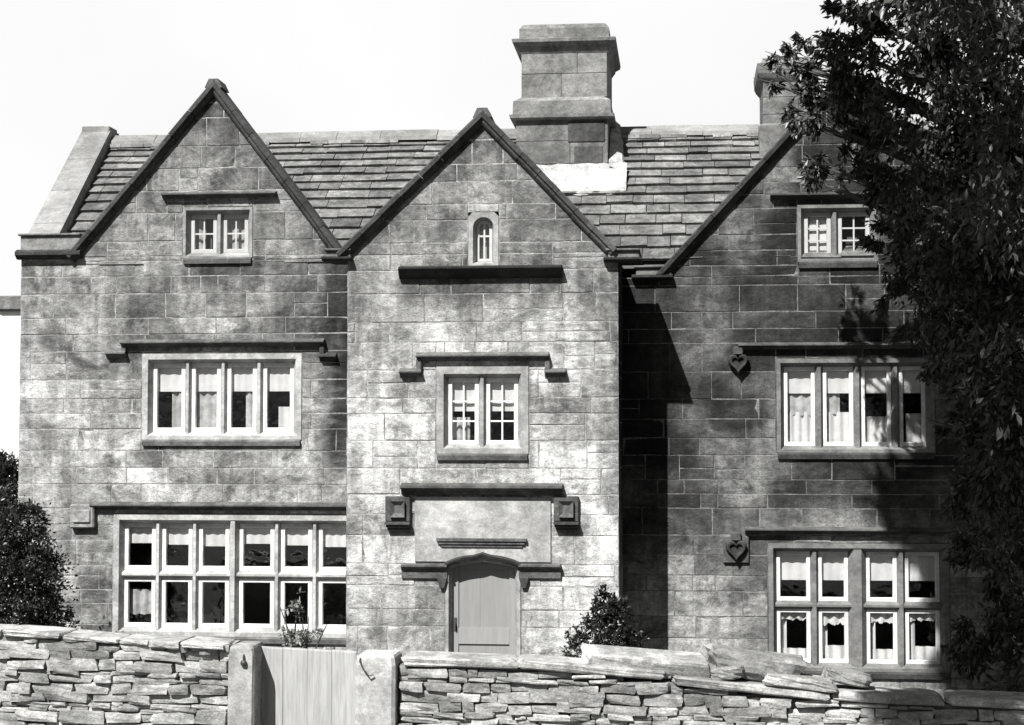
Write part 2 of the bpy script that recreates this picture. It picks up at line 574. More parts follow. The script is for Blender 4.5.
# ------------------------------------------------------------------ main dimensions of the house
YW, YB = 0.0, -1.4                    # front planes of the wings and of the porch bay
DEPTH, YR = 5.6, 2.75                 # house depth, ridge line
XL = UX(19.5, 400, YW)
XBL, XBR = UX(347, 430, YB), UX(618.5, 430, YB)
XR = UX(1040, 430, YW)
ZE_L, ZE_B, ZE_R = UZ(200, 256, YW), UZ(480, 254, YB), UZ(720, 277, YW)
GL = (U(76, 258, YW), U(215, 92, YW), U(337, 254, YW))            # left gable: foot, apex, foot
GB = (U(345, 256, YB), U(483, 122, YB), U(609, 252, YB))
ax_, az_ = U(846, 78, YW)
GR = (U(664, 277, YW), (ax_, az_), (2 * ax_ - UX(664, 277, YW), UZ(664, 277, YW)))
Z_EAVE = UZ(650, 262, 0.1)
Z_RIDGE = UZ(440, 136, YR)
SLOPE = math.atan2(Z_RIDGE - Z_EAVE, YR - 0.05)

house = thing('stone_house', 'sooty three-gabled stone manor house with mullioned windows', 'house', ((XL + XR) / 2, YW, 0))

front = lambda Y: (lambda x, z, d: (x, Y - d, z))

# windows: rectangle of the outer jamb, in picture units
WIN = {}
def hole(key, x0, y0, x1, y1, Y):
    WIN[key] = rect(x0, y0, x1, y1, Y); return WIN[key]

hole('gl', 183, 207, 253, 258, YW)
hole('fl', 142, 353, 302, 440, YW)
hole('bl', 113, 514, 361, 637, YW)
hole('nb', 468, 212, 499, 267, YB)
hole('fb', 436, 366, 529, 454, YB)
hole('gr', 797, 204, 878, 262, YW)
hole('fr', 776, 358, 935, 453, YW)
hole('br', 768, 543, 950, 672, YW)
DX0, DZ0, DX1, DZ1 = rect(445, 556, 521, 700, YB)
DZ0 = 0.06
WIN['door'] = (DX0, DZ0, DX1, DZ1)
WIN['bl'] = (WIN['bl'][0], WIN['bl'][1], XBL + 0.02, WIN['bl'][3])

rL = [(XL, 0), (XBL + 0.3, 0), (XBL + 0.3, ZE_L), (XL, ZE_L)]
tL = [(GL[0][0], ZE_L), (GL[2][0], ZE_L), GL[1]]
rB = [(XBL, 0), (XBR, 0), (XBR, ZE_B), (XBL, ZE_B)]
tB = [(GB[0][0], ZE_B), (GB[2][0], ZE_B), GB[1]]
rR = [(XBR - 0.3, 0), (XR, 0), (XR, ZE_R), (XBR - 0.3, ZE_R)]
tR = [(GR[0][0], ZE_R), (GR[2][0], ZE_R), GR[1]]

XDAMP = UX(322, 370, YW)

# soot runs below ledges, sills and label stops: (picture x0, x1, y top, length in m, strength, plane)
def runs(Y, lst):
    out = []
    for a, b, y, ln, k in lst:
        out.append((UX(a, y, Y), UX(b, y, Y), UZ((a + b) / 2, y, Y), ln, k))
    return out
RUN_L = runs(YW, [(140, 300, 444, 0.5, 0.45), (180, 258, 262, 0.55, 0.45), (60, 110, 470, 0.9, 0.4), (100, 128, 358, 0.7, 0.3), (190, 335, 480, 0.35, 0.35)])
RUN_B = runs(YB, [(400, 562, 286, 0.45, 0.55), (434, 532, 460, 0.30, 0.45), (384, 412, 531, 0.45, 0.3), (553, 580, 531, 0.7, 0.45), (462, 505, 286, 1.1, 0.35), (398, 420, 378, 0.5, 0.25), (548, 566, 378, 0.6, 0.25)])
def run_dark(x, z, lst, sd):
    k = 1.0
    for a, b, zt, ln, st in lst:
        if a - 0.1 < x < b + 0.1 and zt - ln * 1.3 < z < zt + 0.1:
            e = sm(a - 0.08, a + 0.06, x) * (1 - sm(b - 0.06, b + 0.08, x))
            l2 = ln * (0.5 + 0.9 * vnoise(x, 0, 5, sd))
            k *= 1 - st * e * (1 - sm(0, l2, zt - z))
    return k

def gable_soot(x, z, g):
    """soot creeping down below the raking copings"""
    (x0, z0), (ax, az), (x1, z1) = g
    if z < z0: return 1.0
    a, b = (x0, z0) if x < ax else (x1, z1)
    L_ = math.hypot(ax - a, az - b)
    dist = abs((ax - a) * (z - b) - (az - b) * (x - a)) / L_
    return 1 - 0.42 * (1 - sm(0.10, 0.55 + 0.5 * vnoise(x, z, 1.3, 91), dist))

def tone_left(x, z, b):
    t = 0.90 + 0.12 * b + 0.52 * (vnoise(x, z, 0.6, 3) - 0.5)
    t *= 1 - 0.34 * sm(3.9, 5.6, z + 0.8 * (vnoise(x, z, 0.9, 4) - 0.5))    # rain-washed soot, heavier towards the gable
    t *= gable_soot(x, z, GL) * run_dark(x, z, RUN_L, 61)
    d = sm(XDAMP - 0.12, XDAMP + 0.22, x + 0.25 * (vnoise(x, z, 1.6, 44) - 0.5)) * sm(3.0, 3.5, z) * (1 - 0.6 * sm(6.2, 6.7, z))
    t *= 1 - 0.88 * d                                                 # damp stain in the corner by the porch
    t *= 1 - 0.45 * sm(0.45, 0.8, vnoise(x, z, 0.9, 8)) * sm(4.3, 5.2, z)
    return max(0.10, t * 1.06)

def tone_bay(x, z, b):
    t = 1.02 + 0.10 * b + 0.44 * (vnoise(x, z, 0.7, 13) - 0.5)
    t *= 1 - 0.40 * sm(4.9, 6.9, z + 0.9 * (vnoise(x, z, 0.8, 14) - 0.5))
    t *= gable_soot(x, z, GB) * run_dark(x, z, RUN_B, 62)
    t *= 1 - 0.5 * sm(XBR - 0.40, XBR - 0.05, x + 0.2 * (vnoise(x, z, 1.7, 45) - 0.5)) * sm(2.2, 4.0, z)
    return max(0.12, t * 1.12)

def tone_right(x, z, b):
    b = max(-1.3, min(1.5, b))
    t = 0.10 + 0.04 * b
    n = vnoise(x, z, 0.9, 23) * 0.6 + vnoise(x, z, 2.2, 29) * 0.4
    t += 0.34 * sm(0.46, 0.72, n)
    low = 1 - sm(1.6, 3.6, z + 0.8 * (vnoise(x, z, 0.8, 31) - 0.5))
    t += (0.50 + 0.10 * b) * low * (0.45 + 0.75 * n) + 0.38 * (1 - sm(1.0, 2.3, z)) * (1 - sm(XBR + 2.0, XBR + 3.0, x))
    t *= 1 - 0.80 * (1 - sm(XBR + 0.7, XBR + 1.7, x + 0.5 * (n - 0.5))) * sm(2.2, 4.2, z)  # dark stone beside the porch, with its shadow strip painted on up the wall
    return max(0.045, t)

def tone_side(x, z, b): return max(0.2, 0.55 + 0.12 * b)

def masonry(name, polys, holes, place, tone, seed, outer, thick=0.45, mtone=1.0):
    mb = MB()
    wall_body(mb, outer, holes, place, thick)
    mb.t = [mtone] * len(mb.t)
    w = mb.build(name, M['mortar'], house)
    mb = MB()
    ashlar(mb, polys, holes, place, tone, random.Random(seed))
    mb.build('ashlar_facing', M['ashlar'], w)
    return w

hL = [WIN['gl'], WIN['fl'], WIN['bl']]
hB = [WIN['nb'], WIN['fb'], WIN['door']]
hR = [WIN['gr'], WIN['fr'], WIN['br']]
# the ground-floor window of the left wing runs right up to the porch: its hole stays inside the wall outline
masonry('front_wall', [rL, tL], hL, front(YW), tone_left, 11,
        [(XL, 0), (XBL + 0.3, 0), (XBL + 0.3, ZE_L), (GL[2][0], ZE_L), GL[1], (GL[0][0], ZE_L), (XL, ZE_L)])
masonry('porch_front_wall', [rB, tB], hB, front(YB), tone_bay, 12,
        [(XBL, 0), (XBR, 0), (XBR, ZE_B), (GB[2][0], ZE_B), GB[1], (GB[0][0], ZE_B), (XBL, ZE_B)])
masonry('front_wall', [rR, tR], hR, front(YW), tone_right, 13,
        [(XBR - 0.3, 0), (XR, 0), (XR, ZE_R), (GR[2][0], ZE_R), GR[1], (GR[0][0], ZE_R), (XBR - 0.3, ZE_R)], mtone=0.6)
ZS = ZE_B - 0.02
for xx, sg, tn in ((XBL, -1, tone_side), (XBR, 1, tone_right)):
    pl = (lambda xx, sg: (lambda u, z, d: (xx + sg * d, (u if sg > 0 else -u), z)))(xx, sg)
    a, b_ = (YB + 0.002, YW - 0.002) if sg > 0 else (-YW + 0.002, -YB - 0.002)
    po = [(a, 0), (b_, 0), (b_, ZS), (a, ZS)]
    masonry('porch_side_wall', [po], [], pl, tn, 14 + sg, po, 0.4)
for xx, sg in ((XL, -1), (XR, 1)):
    pl = (lambda xx, sg: (lambda u, z, d: (xx + sg * d, (u if sg > 0 else -u), z)))(xx, sg)
    a, b_ = (0.002, DEPTH) if sg > 0 else (-DEPTH, -0.002)
    ri = YR if sg > 0 else -YR
    po = [(a, 0), (b_, 0), (b_, Z_EAVE - 0.1), (ri, Z_RIDGE - 0.06), (a, Z_EAVE - 0.1)]
    masonry('end_wall', [po], [], pl, tone_side, 17 + sg, po, 0.4)
po = [(-XR, 0), (-XL, 0), (-XL, Z_EAVE - 0.1), (-XR, Z_EAVE - 0.1)]
masonry('back_wall', [po], [], lambda u, z, d: (-u, DEPTH + d, z), tone_side, 21, po, 0.4)
# floors inside
mb = MB()
for z in (0.02, UZ(200, 470, YW), UZ(200, 268, YW)):
    mb.box(XL + 0.41, 0.46, z, XR - 0.41, DEPTH - 0.41, z + 0.12)
    mb.box(XBL + 0.41, YB + 0.46, z, XBR - 0.41, 0.44, z + 0.12)
for x in (XBL - 0.1, XBR + 0.1, XL + 2.6, XR - 2.5):
    mb.box(x, 0.5, 0.0, x + 0.1, DEPTH - 0.45, Z_EAVE)
mb.build('floor', M['room'], house)

# ------------------------------------------------------------------ windows
def ring(x0, z0, x1, z1, y):
    return [(x0, y, z0), (x1, y, z0), (x1, y, z1), (x0, y, z1)]


def mullion(mb, x, z0, z1, Y, w=0.10, front_d=0.035, t=1.0):
    h = w / 2; f = h * 0.42
    mb.prism([(x - h, Y + 0.18), (x - h, Y + 0.10), (x - f, Y + front_d), (x + f, Y + front_d), (x + h, Y + 0.10), (x + h, Y + 0.18)][::-1], z0, z1, 'z', t)


def transom(mb, z, x0, x1, Y, w=0.11, t=1.0):
    h = w / 2; f = h * 0.35
    mb.prism([(Y + 0.178, z - h), (Y + 0.098, z - h), (Y + 0.036, z - f), (Y + 0.036, z + f * 0.6), (Y + 0.098, z + h), (Y + 0.178, z + h)][::-1], x0, x1, 'x', t)


def folds(mb, x0, x1, z0, z1, y, amp=0.012, n=None, hem=0.0, rnd=R, t=1.0):
    """hanging cloth with soft folds and an uneven hem, with a little thickness"""
    n = n or max(8, int((x1 - x0) / 0.02))
    ph = rnd.uniform(0, 6); k = rnd.uniform(38, 60)
    hz = [rnd.uniform(-hem, hem) * 0.5 + hem * math.sin(i * 0.9 + ph) * 0.5 for i in range(n + 1)]
    for s in (0, 1):
        rows = []
        for (zz, hh) in ((z1, 0), ((z0 + z1) / 2, 0.3), (z0, 1)):
            rows.append([(x0 + (x1 - x0) * i / n, y + amp * math.sin(k * (x1 - x0) * i / n + ph) + 0.004 * s, zz + hz[i] * hh) for i in range(n + 1)])
        mb.loft(rows if s == 0 else rows[::-1], t, closed=False)


def window(key, Y, mull, trans=(), jamb=0.085, king=(), lights=None, mat='dressed', tone=1.0, fw=0.055, label=None, casemat='white',
           blind=(), bars=None, curtain=None, sill=True, mw=0.10, gap=0.006):
    """stone mullioned window: chamfered surround, mullions, transoms; casements, panes, blinds as sub-parts"""
    X0, Z0, X1, Z1 = WIN[key]
    x0, z0, x1, z1 = X0 + gap, Z0 + gap, X1 - gap, Z1 - gap
    mb = MB()
    a0, b0, a1, b1 = x0 + jamb, z0 + jamb * 0.7, x1 - jamb, z1 - jamb
    c = 0.05
    mb.loft([ring(x0, z0, x1, z1, Y + 0.2), ring(x0, z0, x1, z1, Y - 0.016), ring(a0, b0, a1, b1, Y - 0.016),
             ring(a0 + c, b0 + c, a1 - c, b1 - c, Y + 0.09), ring(a0 + c, b0 + c, a1 - c, b1 - c, Y + 0.26)], tone)
    i0, k0, i1, k1 = a0 + c, b0 + c, a1 - c, b1 - c
    tz = [k0] + sorted(trans) + [k1]
    xs = [(i0, 0.0)] + [(m, king[0] if (king and abs(m - king[1]) < 1e-6) else mw) for m in mull] + [(i1, 0.0)]
    for m in mull:
        if king and abs(m - king[1]) < 1e-6: mullion(mb, m, k0 - c, k1 + c, Y, king[0], -0.004, tone)
        else: mullion(mb, m, k0 - c * 0.6, k1 + c * 0.6, Y, mw, 0.030, tone)
    for z in trans:
        transom(mb, z, i0 - 0.02, i1 + 0.02, Y, 0.11, tone)
    w = mb.build('window', M[mat], house)
    if label: w['label'] = label
    if sill:
        s = MB()
        s.prism([(Y + 0.10, Z0 - 0.085), (Y - 0.045, Z0 - 0.085), (Y - 0.05, Z0 - 0.02), (Y - 0.018, Z0 + 0.004), (Y + 0.10, Z0 + 0.004)], X0 + 0.02, X1 - 0.02, 'x', tone)
        s.build('sill', M['hood'], w)
    yf = Y + 0.095
    for i in range(len(xs) - 1):
        l0 = xs[i][0] + xs[i][1] / 2 + 0.003; l1 = xs[i + 1][0] - xs[i + 1][1] / 2 - 0.003
        for j in range(len(tz) - 1):
            q0 = tz[j] + (0.057 if j > 0 else 0.003); q1 = tz[j + 1] - (0.057 if j < len(tz) - 2 else 0.003)
            fm = MB()
            g = fw
            fm.loft([ring(l0, q0, l1, q1, yf + 0.055), ring(l0, q0, l1, q1, yf), ring(l0 + g, q0 + g, l1 - g, q1 - g, yf - 0.002),
                     ring(l0 + g + 0.008, q0 + g + 0.008, l1 - g - 0.008, q1 - g - 0.008, yf + 0.018), ring(l0 + g + 0.008, q0 + g + 0.008, l1 - g - 0.008, q1 - g - 0.008, yf + 0.055)], R.uniform(0.9, 1.0))
            nb = bars(i, j) if bars else None
            if nb:
                for u in range(1, nb[0]):
                    xx = l0 + g + (l1 - l0 - 2 * g) * u / nb[0]; fm.box(xx - 0.011, yf + 0.012, q0 + g, xx + 0.011, yf + 0.034, q1 - g)
                for u in range(1, nb[1]):
                    zz = q0 + g + (q1 - q0 - 2 * g) * u / nb[1]; fm.box(l0 + g, yf + 0.013, zz - 0.011, l1 - g, yf + 0.033, zz + 0.011)
            fm.build('casement', M[casemat if isinstance(casemat, str) else casemat(i, j)], w)
            pane = MB(); pane.box(l0 + g - 0.004, yf + 0.022, q0 + g - 0.004, l1 - g + 0.004, yf + 0.026, q1 - g + 0.004)
            pane.build('pane', M['glass'], w)
            bl = blind(i, j) if blind else None
            if bl:
                bb = MB(); folds(bb, l0 + 0.02, l1 - 0.02, q1 - g - (q1 - q0 - 2 * g) * bl[0] , q1 - 0.01, yf + 0.062, bl[1], hem=bl[2])
                bb.build('blind', M['blind'], w, smooth=True)
            cu = curtain(i, j) if curtain else ()
            for (f0, f1, g0, g1, kind, amp) in cu or ():
                bb = MB()
                W_, H_ = l1 - l0 - 2 * g, q1 - q0 - 2 * g
                folds(bb, l0 + g + W_ * f0, l0 + g + W_ * f1, q0 + g + H_ * g0, q0 + g + H_ * g1, yf + 0.10, amp, hem=0.02)
                bb.build('curtain', M[kind], w, smooth=True)
    return w


def xs_of(pxs, py, Y): return [UX(p, py, Y) for p in pxs]

window('gl', YW, xs_of([218.5], 232, YW), jamb=0.04, mat='dressed', tone=0.7, fw=0.05, casemat='grey_wood', bars=lambda i, j: (2, 2),
       curtain=lambda i, j: [(-0.1, 0.5, -0.05, 1.05, 'net', 0.01)] if i == 0 else [(-0.1, 1.1, -0.05, 1.05, 'net', 0.012)])
window('fl', YW, xs_of([186.6, 222.3, 258.3], 397, YW), blind=lambda i, j: (0.40, 0.004, 0.0), mw=0.095,
       curtain=lambda i, j: [[(0.55, 1.1, -0.05, 0.75, 'net', 0.015)], [(-0.1, 1.1, -0.05, 0.8, 'net', 0.012)],  # grey net cloth here stands in for mottled reflections in the panes
                             [(0.6, 1.1, -0.05, 0.8, 'net', 0.012)], [(0.45, 1.1, -0.05, 0.35, 'blind', 0.015)]][i])
kx = UX(232.5, 570, YW)
window('bl', YW, [UX(156.8, 570, YW), UX(193.7, 570, YW), kx, UX(276, 570, YW), UX(314, 570, YW)], trans=[UZ(232, 575, YW)], king=(0.15, kx),
       blind=lambda i, j: (0.42 + 0.07 * ((i * 7) % 3) / 2, 0.006, 0.0) if j == 1 else None, mw=0.095,
       curtain=lambda i, j: [(0.0, 0.9, 0.2, 0.8, 'net', 0.02)] if (i, j) == (0, 0) else None)
window('fb', YB, xs_of([481.7], 410, YB), jamb=0.10, mat='dressed', tone=0.75, bars=lambda i, j: (2, 3), fw=0.05, mw=0.10,
       blind=lambda i, j: (0.50, 0.002, 0.0), casemat='white',
       curtain=lambda i, j: [(-0.05, 0.75, -0.05, 0.40, 'net', 0.02)] if i == 0 else None)
window('gr', YW, xs_of([835], 232, YW), jamb=0.05, mat='dressed', tone=0.45, fw=0.05, bars=lambda i, j: (2, 3), casemat='grey_wood',
       blind=lambda i, j: (1.0, 0.002, 0.0) if i == 0 else None)
window('fr', YW, xs_of([819.5, 858, 896], 408, YW), jamb=0.06, fw=0.047, tone=0.42, mw=0.11, blind=lambda i, j: (0.32, 0.004, 0.0),
       curtain=lambda i, j: [[(-0.1, 1.1, -0.05, 0.42, 'blind', 0.02), (-0.1, 1.1, 0.38, 0.72, 'net', 0.01)], [(-0.1, 1.1, -0.05, 0.42, 'blind', 0.02), (-0.1, 0.6, 0.38, 0.72, 'net', 0.01)],
                             [(-0.1, 1.1, -0.05, 0.36, 'blind', 0.02)], [(0.2, 1.1, -0.05, 0.40, 'net', 0.02)]][i])
kx2 = UX(858, 605, YW)
window('br', YW, [UX(815, 605, YW), kx2, UX(902, 605, YW)], trans=[UZ(858, 606, YW)], king=(0.25, kx2), jamb=0.07, fw=0.047, tone=0.40, mw=0.11,
       blind=lambda i, j: (0.60, 0.005, 0.0) if j == 1 else (0.16 + 0.05 * ((i * 5) % 3), 0.016, 0.03),
       curtain=lambda i, j: [(-0.1, 1.1, -0.05, 0.22 + 0.07 * (i % 2), 'blind', 0.02), (-0.1, 0.25, 0.1, 1.0, 'blind', 0.02)] if j == 0 else None)

# little arched light in the middle gable
X0, Z0, X1, Z1 = WIN['nb']
mb = MB()
xc, rr = (X0 + X1) / 2, (X1 - X0) / 2 - 0.07
zs_ = Z1 - 0.07 - rr
def arch(x, r, z0, zsp, y, n=10):
    return [(x - r, y, z0), (x + r, y, z0)] + [(x + r * math.cos(math.pi * k / n), y, zsp + r * math.sin(math.pi * k / n)) for k in range(n + 1)]
def sq(n=10):
    pts = [(X0 + .006, Z0 + .006), (X1 - .006, Z0 + .006)]
    for k in range(n + 1):
        a = math.pi * k / n; cx_, sx_ = math.cos(a), math.sin(a)
        s = 1 / max(abs(cx_), abs(sx_)); w_ = (X1 - X0) / 2 - .006; h_ = Z1 - .006 - zs_
        pts.append((xc + w_ * cx_ * s, zs_ + h_ * sx_ * s))
    return pts
mb.loft([[(p[0], YB + 0.2, p[1]) for p in sq()], [(p[0], YB - 0.014, p[1]) for p in sq()],
         arch(xc, rr, Z0 + 0.05, zs_, YB - 0.014), arch(xc, rr - 0.03, Z0 + 0.08, zs_, YB + 0.09), arch(xc, rr - 0.03, Z0 + 0.08, zs_, YB + 0.22)], 0.8)
nw = mb.build('window', M['dressed'], house)
mb = MB()
mb.loft([arch(xc, rr - 0.035, Z0 + 0.085, zs_, YB + 0.15), arch(xc, rr - 0.035, Z0 + 0.085, zs_, YB + 0.1), arch(xc, rr - 0.075, Z0 + 0.125, zs_, YB + 0.1), arch(xc, rr - 0.075, Z0 + 0.125, zs_, YB + 0.15)])
mb.box(xc - 0.012, YB + 0.105, Z0 + 0.1, xc + 0.012, YB + 0.14, zs_ + rr - 0.06)
mb.box(xc - rr + 0.06, YB + 0.106, zs_ - 0.12, xc + rr - 0.06, YB + 0.139, zs_ - 0.095)
mb.build('casement', M['grey_wood'], nw)
mb = MB(); mb.loft([arch(xc, rr - 0.07, Z0 + 0.12, zs_, YB + 0.122), arch(xc, rr - 0.07, Z0 + 0.12, zs_, YB + 0.126)], caps=(True, True))
mb.build('pane', M['glass'], nw)
mb = MB(); folds(mb, X0 + 0.12, X1 - 0.1, Z0 + 0.1, Z1 - 0.12, YB + 0.2, 0.008); mb.build('curtain', M['net'], nw, smooth=True)

# ------------------------------------------------------------------ hood moulds with their stops
def hood_prof(Y, zt, proj=0.12, h=0.13):
    return [(Y + 0.02, zt), (Y - 0.016, zt), (Y - proj, zt - h * 0.36), (Y - proj, zt - h * 0.50), (Y - proj * 0.45, zt - h * 0.66), (Y - proj * 0.22, zt - h), (Y + 0.02, zt - h)]


def hood(x0, x1, y0, y1, Y, tone=1.0, proj=0.12):
    X0, Za, X1, Zb = rect(x0, y0, x1, y1 - 2, Y)
    mb = MB(); mb.prism(hood_prof(Y, Zb, proj, Zb - Za), X0, X1, 'x', tone)
    return mb.build('hood_mould', M['hood'], house)


def stop_return(par, x0, y0, x1, y1, Y, tone=1.0, inner=+1, drop_at=None):
    """the hood turned down at its end and out again to a short horizontal foot"""
    X0, Z0, X1, Z1 = rect(x0, y0, x1, y1, Y)
    mb = MB()
    h = min(0.12, Z1 - Z0)
    mb.prism(hood_prof(Y, Z0 + h, 0.11, h), X0, X1, 'x', tone)
    w = 0.075
    a, b = (X1 - w, X1) if inner > 0 else (X0, X0 + w)
    if Z1 > Z0 + h:
        mb.box(a, Y - 0.065, Z0 + h * 0.5, b, Y + 0.02, Z1 + 0.03, tone, 0.012)
    return mb.build('label_stop', M['hood'], par)


h = hood(163, 277, 192, 200, YW, 0.8)
h = hood(122, 325, 339, 349, YW, 0.9)
stop_return(h, 107, 344, 127, 358, YW, 0.9, +1); stop_return(h, 320, 346, 337, 361, YW, 0.5, -1)
h = hood(92, 351, 502, 512, YW, 0.9)
X0, Z0, X1, Z1 = rect(72, 504, 96, 528, YW)
mb = MB(); mb.box(X0, YW - 0.10, Z0, X1, YW + 0.02, Z1, 1.9, 0.02); mb.box(X0 + 0.05, YW - 0.125, Z0 + 0.08, X1 - 0.05, YW - 0.08, Z1 - 0.08, 2.1, 0.015)
mb.build('label_stop', M['hood'], h)
h = hood(417, 549, 352, 363, YB, 0.95)
stop_return(h, 400, 361, 422, 377, YB, 0.95, +1); stop_return(h, 545, 361, 566, 377, YB, 0.95, -1)
h = hood(770, 905, 192, 201, YW, 0.45)
h1 = hood(738, 962, 342, 351, YW, 0.7)
h2 = hood(745, 968, 527, 536, YW, 0.7)


def heart_stop(par, cx, cy, w, Y, tone, square):
    X, Z = U(cx, cy, Y); s = w / F * 24.5 / 2
    mb = MB()
    if square: mb.box(X - s * 1.15, Y - 0.05, Z - s * 1.25, X + s * 1.15, Y + 0.02, Z + s * 1.15, tone * 2.0, 0.012)
    pts = []
    for k in range(28):
        a = 2 * math.pi * k / 28
        pts.append((16 * math.sin(a) ** 3 / 16.5, (13 * math.cos(a) - 5 * math.cos(2 * a) - 2 * math.cos(3 * a) - math.cos(4 * a)) / 16.5))
    pts = pts[::-1]
    rings = [[(X + p[0] * s * q, Y + yy, Z + p[1] * s * q * 1.1) for p in pts] for q, yy in ((1.0, 0.01), (1.0, -0.09), (0.82, -0.125), (0.62, -0.12), (0.5, -0.085))]
    mb.loft(rings, tone, (False, True))
    mb.box(X - s * 0.45, Y - 0.10, Z + s * 0.75, X + s * 0.45, Y + 0.02, Z + s * 1.5, tone * 1.6, 0.012)
    return mb.build('label_stop', M['hood'], par)

heart_stop(h1, 738, 363, 21, YW, 0.30, False); heart_stop(h2, 736, 549, 22, YW, 0.35, True)
heart_stop(h1, 968, 365, 21, YW, 0.4, False); heart_stop(h2, 976, 549, 22, YW, 0.5, True)

# deep ledge in the middle gable
X0, Z0, X1, Z1 = rect(400, 265, 562, 286, YB)
mb = MB()
mb.prism([(YB + 0.02, Z1), (YB - 0.17, Z1 - 0.04), (YB - 0.17, Z1 - 0.06), (YB - 0.10, Z1 - 0.15), (YB - 0.06, Z1 - 0.19), (YB + 0.02, Z1 - 0.19)], X0, X1, 'x', 0.22)
mb.build('stone_ledge', M['hood'], house)

# ------------------------------------------------------------------ doorway
X0, Z0, X1, Z1 = WIN['door']
xm = (X0 + X1) / 2
mb = MB()
def ogee(x0, x1, z0, zs, za, y, n=12):
    pts = [(x0, y, z0), (x1, y, z0)]
    for k in range(n + 1):
        s = 1 - 2 * k / n                                    # +1 .. -1
        lift = (1 - abs(s) ** 2.4) * 0.72 + 0.28 * max(0.0, 1 - abs(s) / 0.28) ** 1.5
        pts.append((xm + s * (x1 - x0) / 2, y, zs + (za - zs) * lift))
    return pts
def orect(n=12):
    pts = [(X0 + .006, Z0 + .003), (X1 - .006, Z0 + .003)]
    for k in range(n + 1):
        s = 1 - 2 * k / n
        pts.append((xm + s * ((X1 - X0) / 2 - .006), Z1 - .006 if 0 < k < n else Z1 - .007))
    return pts
zsp = UZ(483, 567, YB); zap = UZ(483, 560, YB) 
mb.loft([[(p[0], YB + 0.3, p[1]) for p in orect()], [(p[0], YB - 0.016, p[1]) for p in orect()],
         ogee(X0 + 0.05, X1 - 0.05, Z0 + .004, zsp, zap, YB - 0.016), ogee(X0 + 0.09, X1 - 0.09, Z0 + .005, zsp - 0.02, zap - 0.03, YB + 0.10),
         ogee(X0 + 0.09, X1 - 0.09, Z0 + .005, zsp - 0.02, zap - 0.03, YB + 0.3)], 0.8)
mb.build('door_surround', M['dressed'], house)
dx0, dx1, dzt = X0 + 0.085, X1 - 0.085, zap + 0.02
dy = YB + 0.13
mb = MB()
mb.box(dx0, dy, Z0, dx1, dy + 0.05, dzt)
st = 0.085
zA, zB, zC, zD = dzt - 0.13, dzt - 0.13 - 0.02, UZ(483, 628, YB), UZ(483, 641, YB)
mb.box(dx0, dy - 0.02, Z0, dx0 + st, dy - 0.001, dzt, 1.05); mb.box(dx1 - st, dy - 0.02, Z0, dx1, dy - 0.001, dzt, 1.05)
mb.box(dx0 + st + .002, dy - 0.022, dzt - 0.15, dx1 - st - .002, dy - 0.001, dzt, 1.1)
mb.box(dx0 + st + .002, dy - 0.021, UZ(483, 645, YB), dx1 - st - .002, dy - 0.001, UZ(483, 629, YB), 1.12)
mb.box(dx0 + st + .002, dy - 0.021, Z0, dx1 - st - .002, dy - 0.001, Z0 + 0.2, 1.0)
for k in (1,):
    xx = dx0 + st + (dx1 - dx0 - 2 * st) * 0.42
    mb.box(xx - 0.002, dy - 0.003, UZ(483, 628, YB), xx + 0.002, dy - 0.001, dzt - 0.16, 0.8)
dr = mb.build('door', M['door'], house)
mb = MB()
hx, hz = dx0 + 0.045, UZ(452, 625, YB)
mb.box(hx - 0.018, dy - 0.032, hz - 0.09, hx + 0.018, dy - 0.021, hz + 0.09)
mb.tube([(hx, dy - 0.03, hz), (hx, dy - 0.06, hz)], 0.010); mb.tube([(hx, dy - 0.06, hz + 0.02), (hx, dy - 0.062, hz - 0.06)], 0.009)
mb.build('handle', M['iron'], dr)
mb = MB(); mb.box(X0 - 0.25, YB - 0.45, 0.0, X1 + 0.25, YB - 0.001, 0.058, 0.8, 0.015); mb.build('doorstep', M['dressed'], house)
# curved ogee drip over the door and shelves either side on little corbels
mb = MB()
n = 16
def og(k, up, y):
    s = -1 + 2 * k / n
    lift = (1 - abs(s) ** 2.4) * 0.75 + 0.25 * max(0.0, 1 - abs(s) / 0.25) ** 1.4
    return (xm + s * (UX(521, 560, YB) - UX(446, 560, YB)) / 2, y, UZ(483, 566, YB) + lift * (UZ(483, 556, YB) - UZ(483, 566, YB)) + up)
rings = [[og(k, 0.0, YB - 0.004), og(k, 0.005, YB - 0.09), og(k, 0.035, YB - 0.10), og(k, 0.06, YB - 0.02), og(k, 0.062, YB + 0.01)] for k in range(n + 1)]
mb.loft(rings, 0.4, (True, True))
mb.build('door_hood', M['hood'], house)
for (a, b, inn) in ((402, 447.5, 1), (519, 561, -1)):
    X0_, Za, X1_, Zb = rect(a, 563, b, 578, YB)
    mb = MB()
    mb.prism([(YB + 0.02, Zb), (YB - 0.11, Zb - 0.02), (YB - 0.11, Zb - 0.045), (YB - 0.075, Zb - 0.075), (YB - 0.05, Zb - 0.10), (YB - 0.04, Za), (YB + 0.02, Za)][:], X0_, X1_, 'x', 0.9)
    xc_ = X1_ - 0.07 if inn > 0 else X0_ + 0.07
    mb.prism([(xc_ - 0.065, Za), (xc_ - 0.03, Za - 0.13), (xc_ + 0.03, Za - 0.13), (xc_ + 0.065, Za)], YB - 0.06, YB - 0.016, 'y', 0.5)
    mb.build('door_shelf', M['hood'], house)
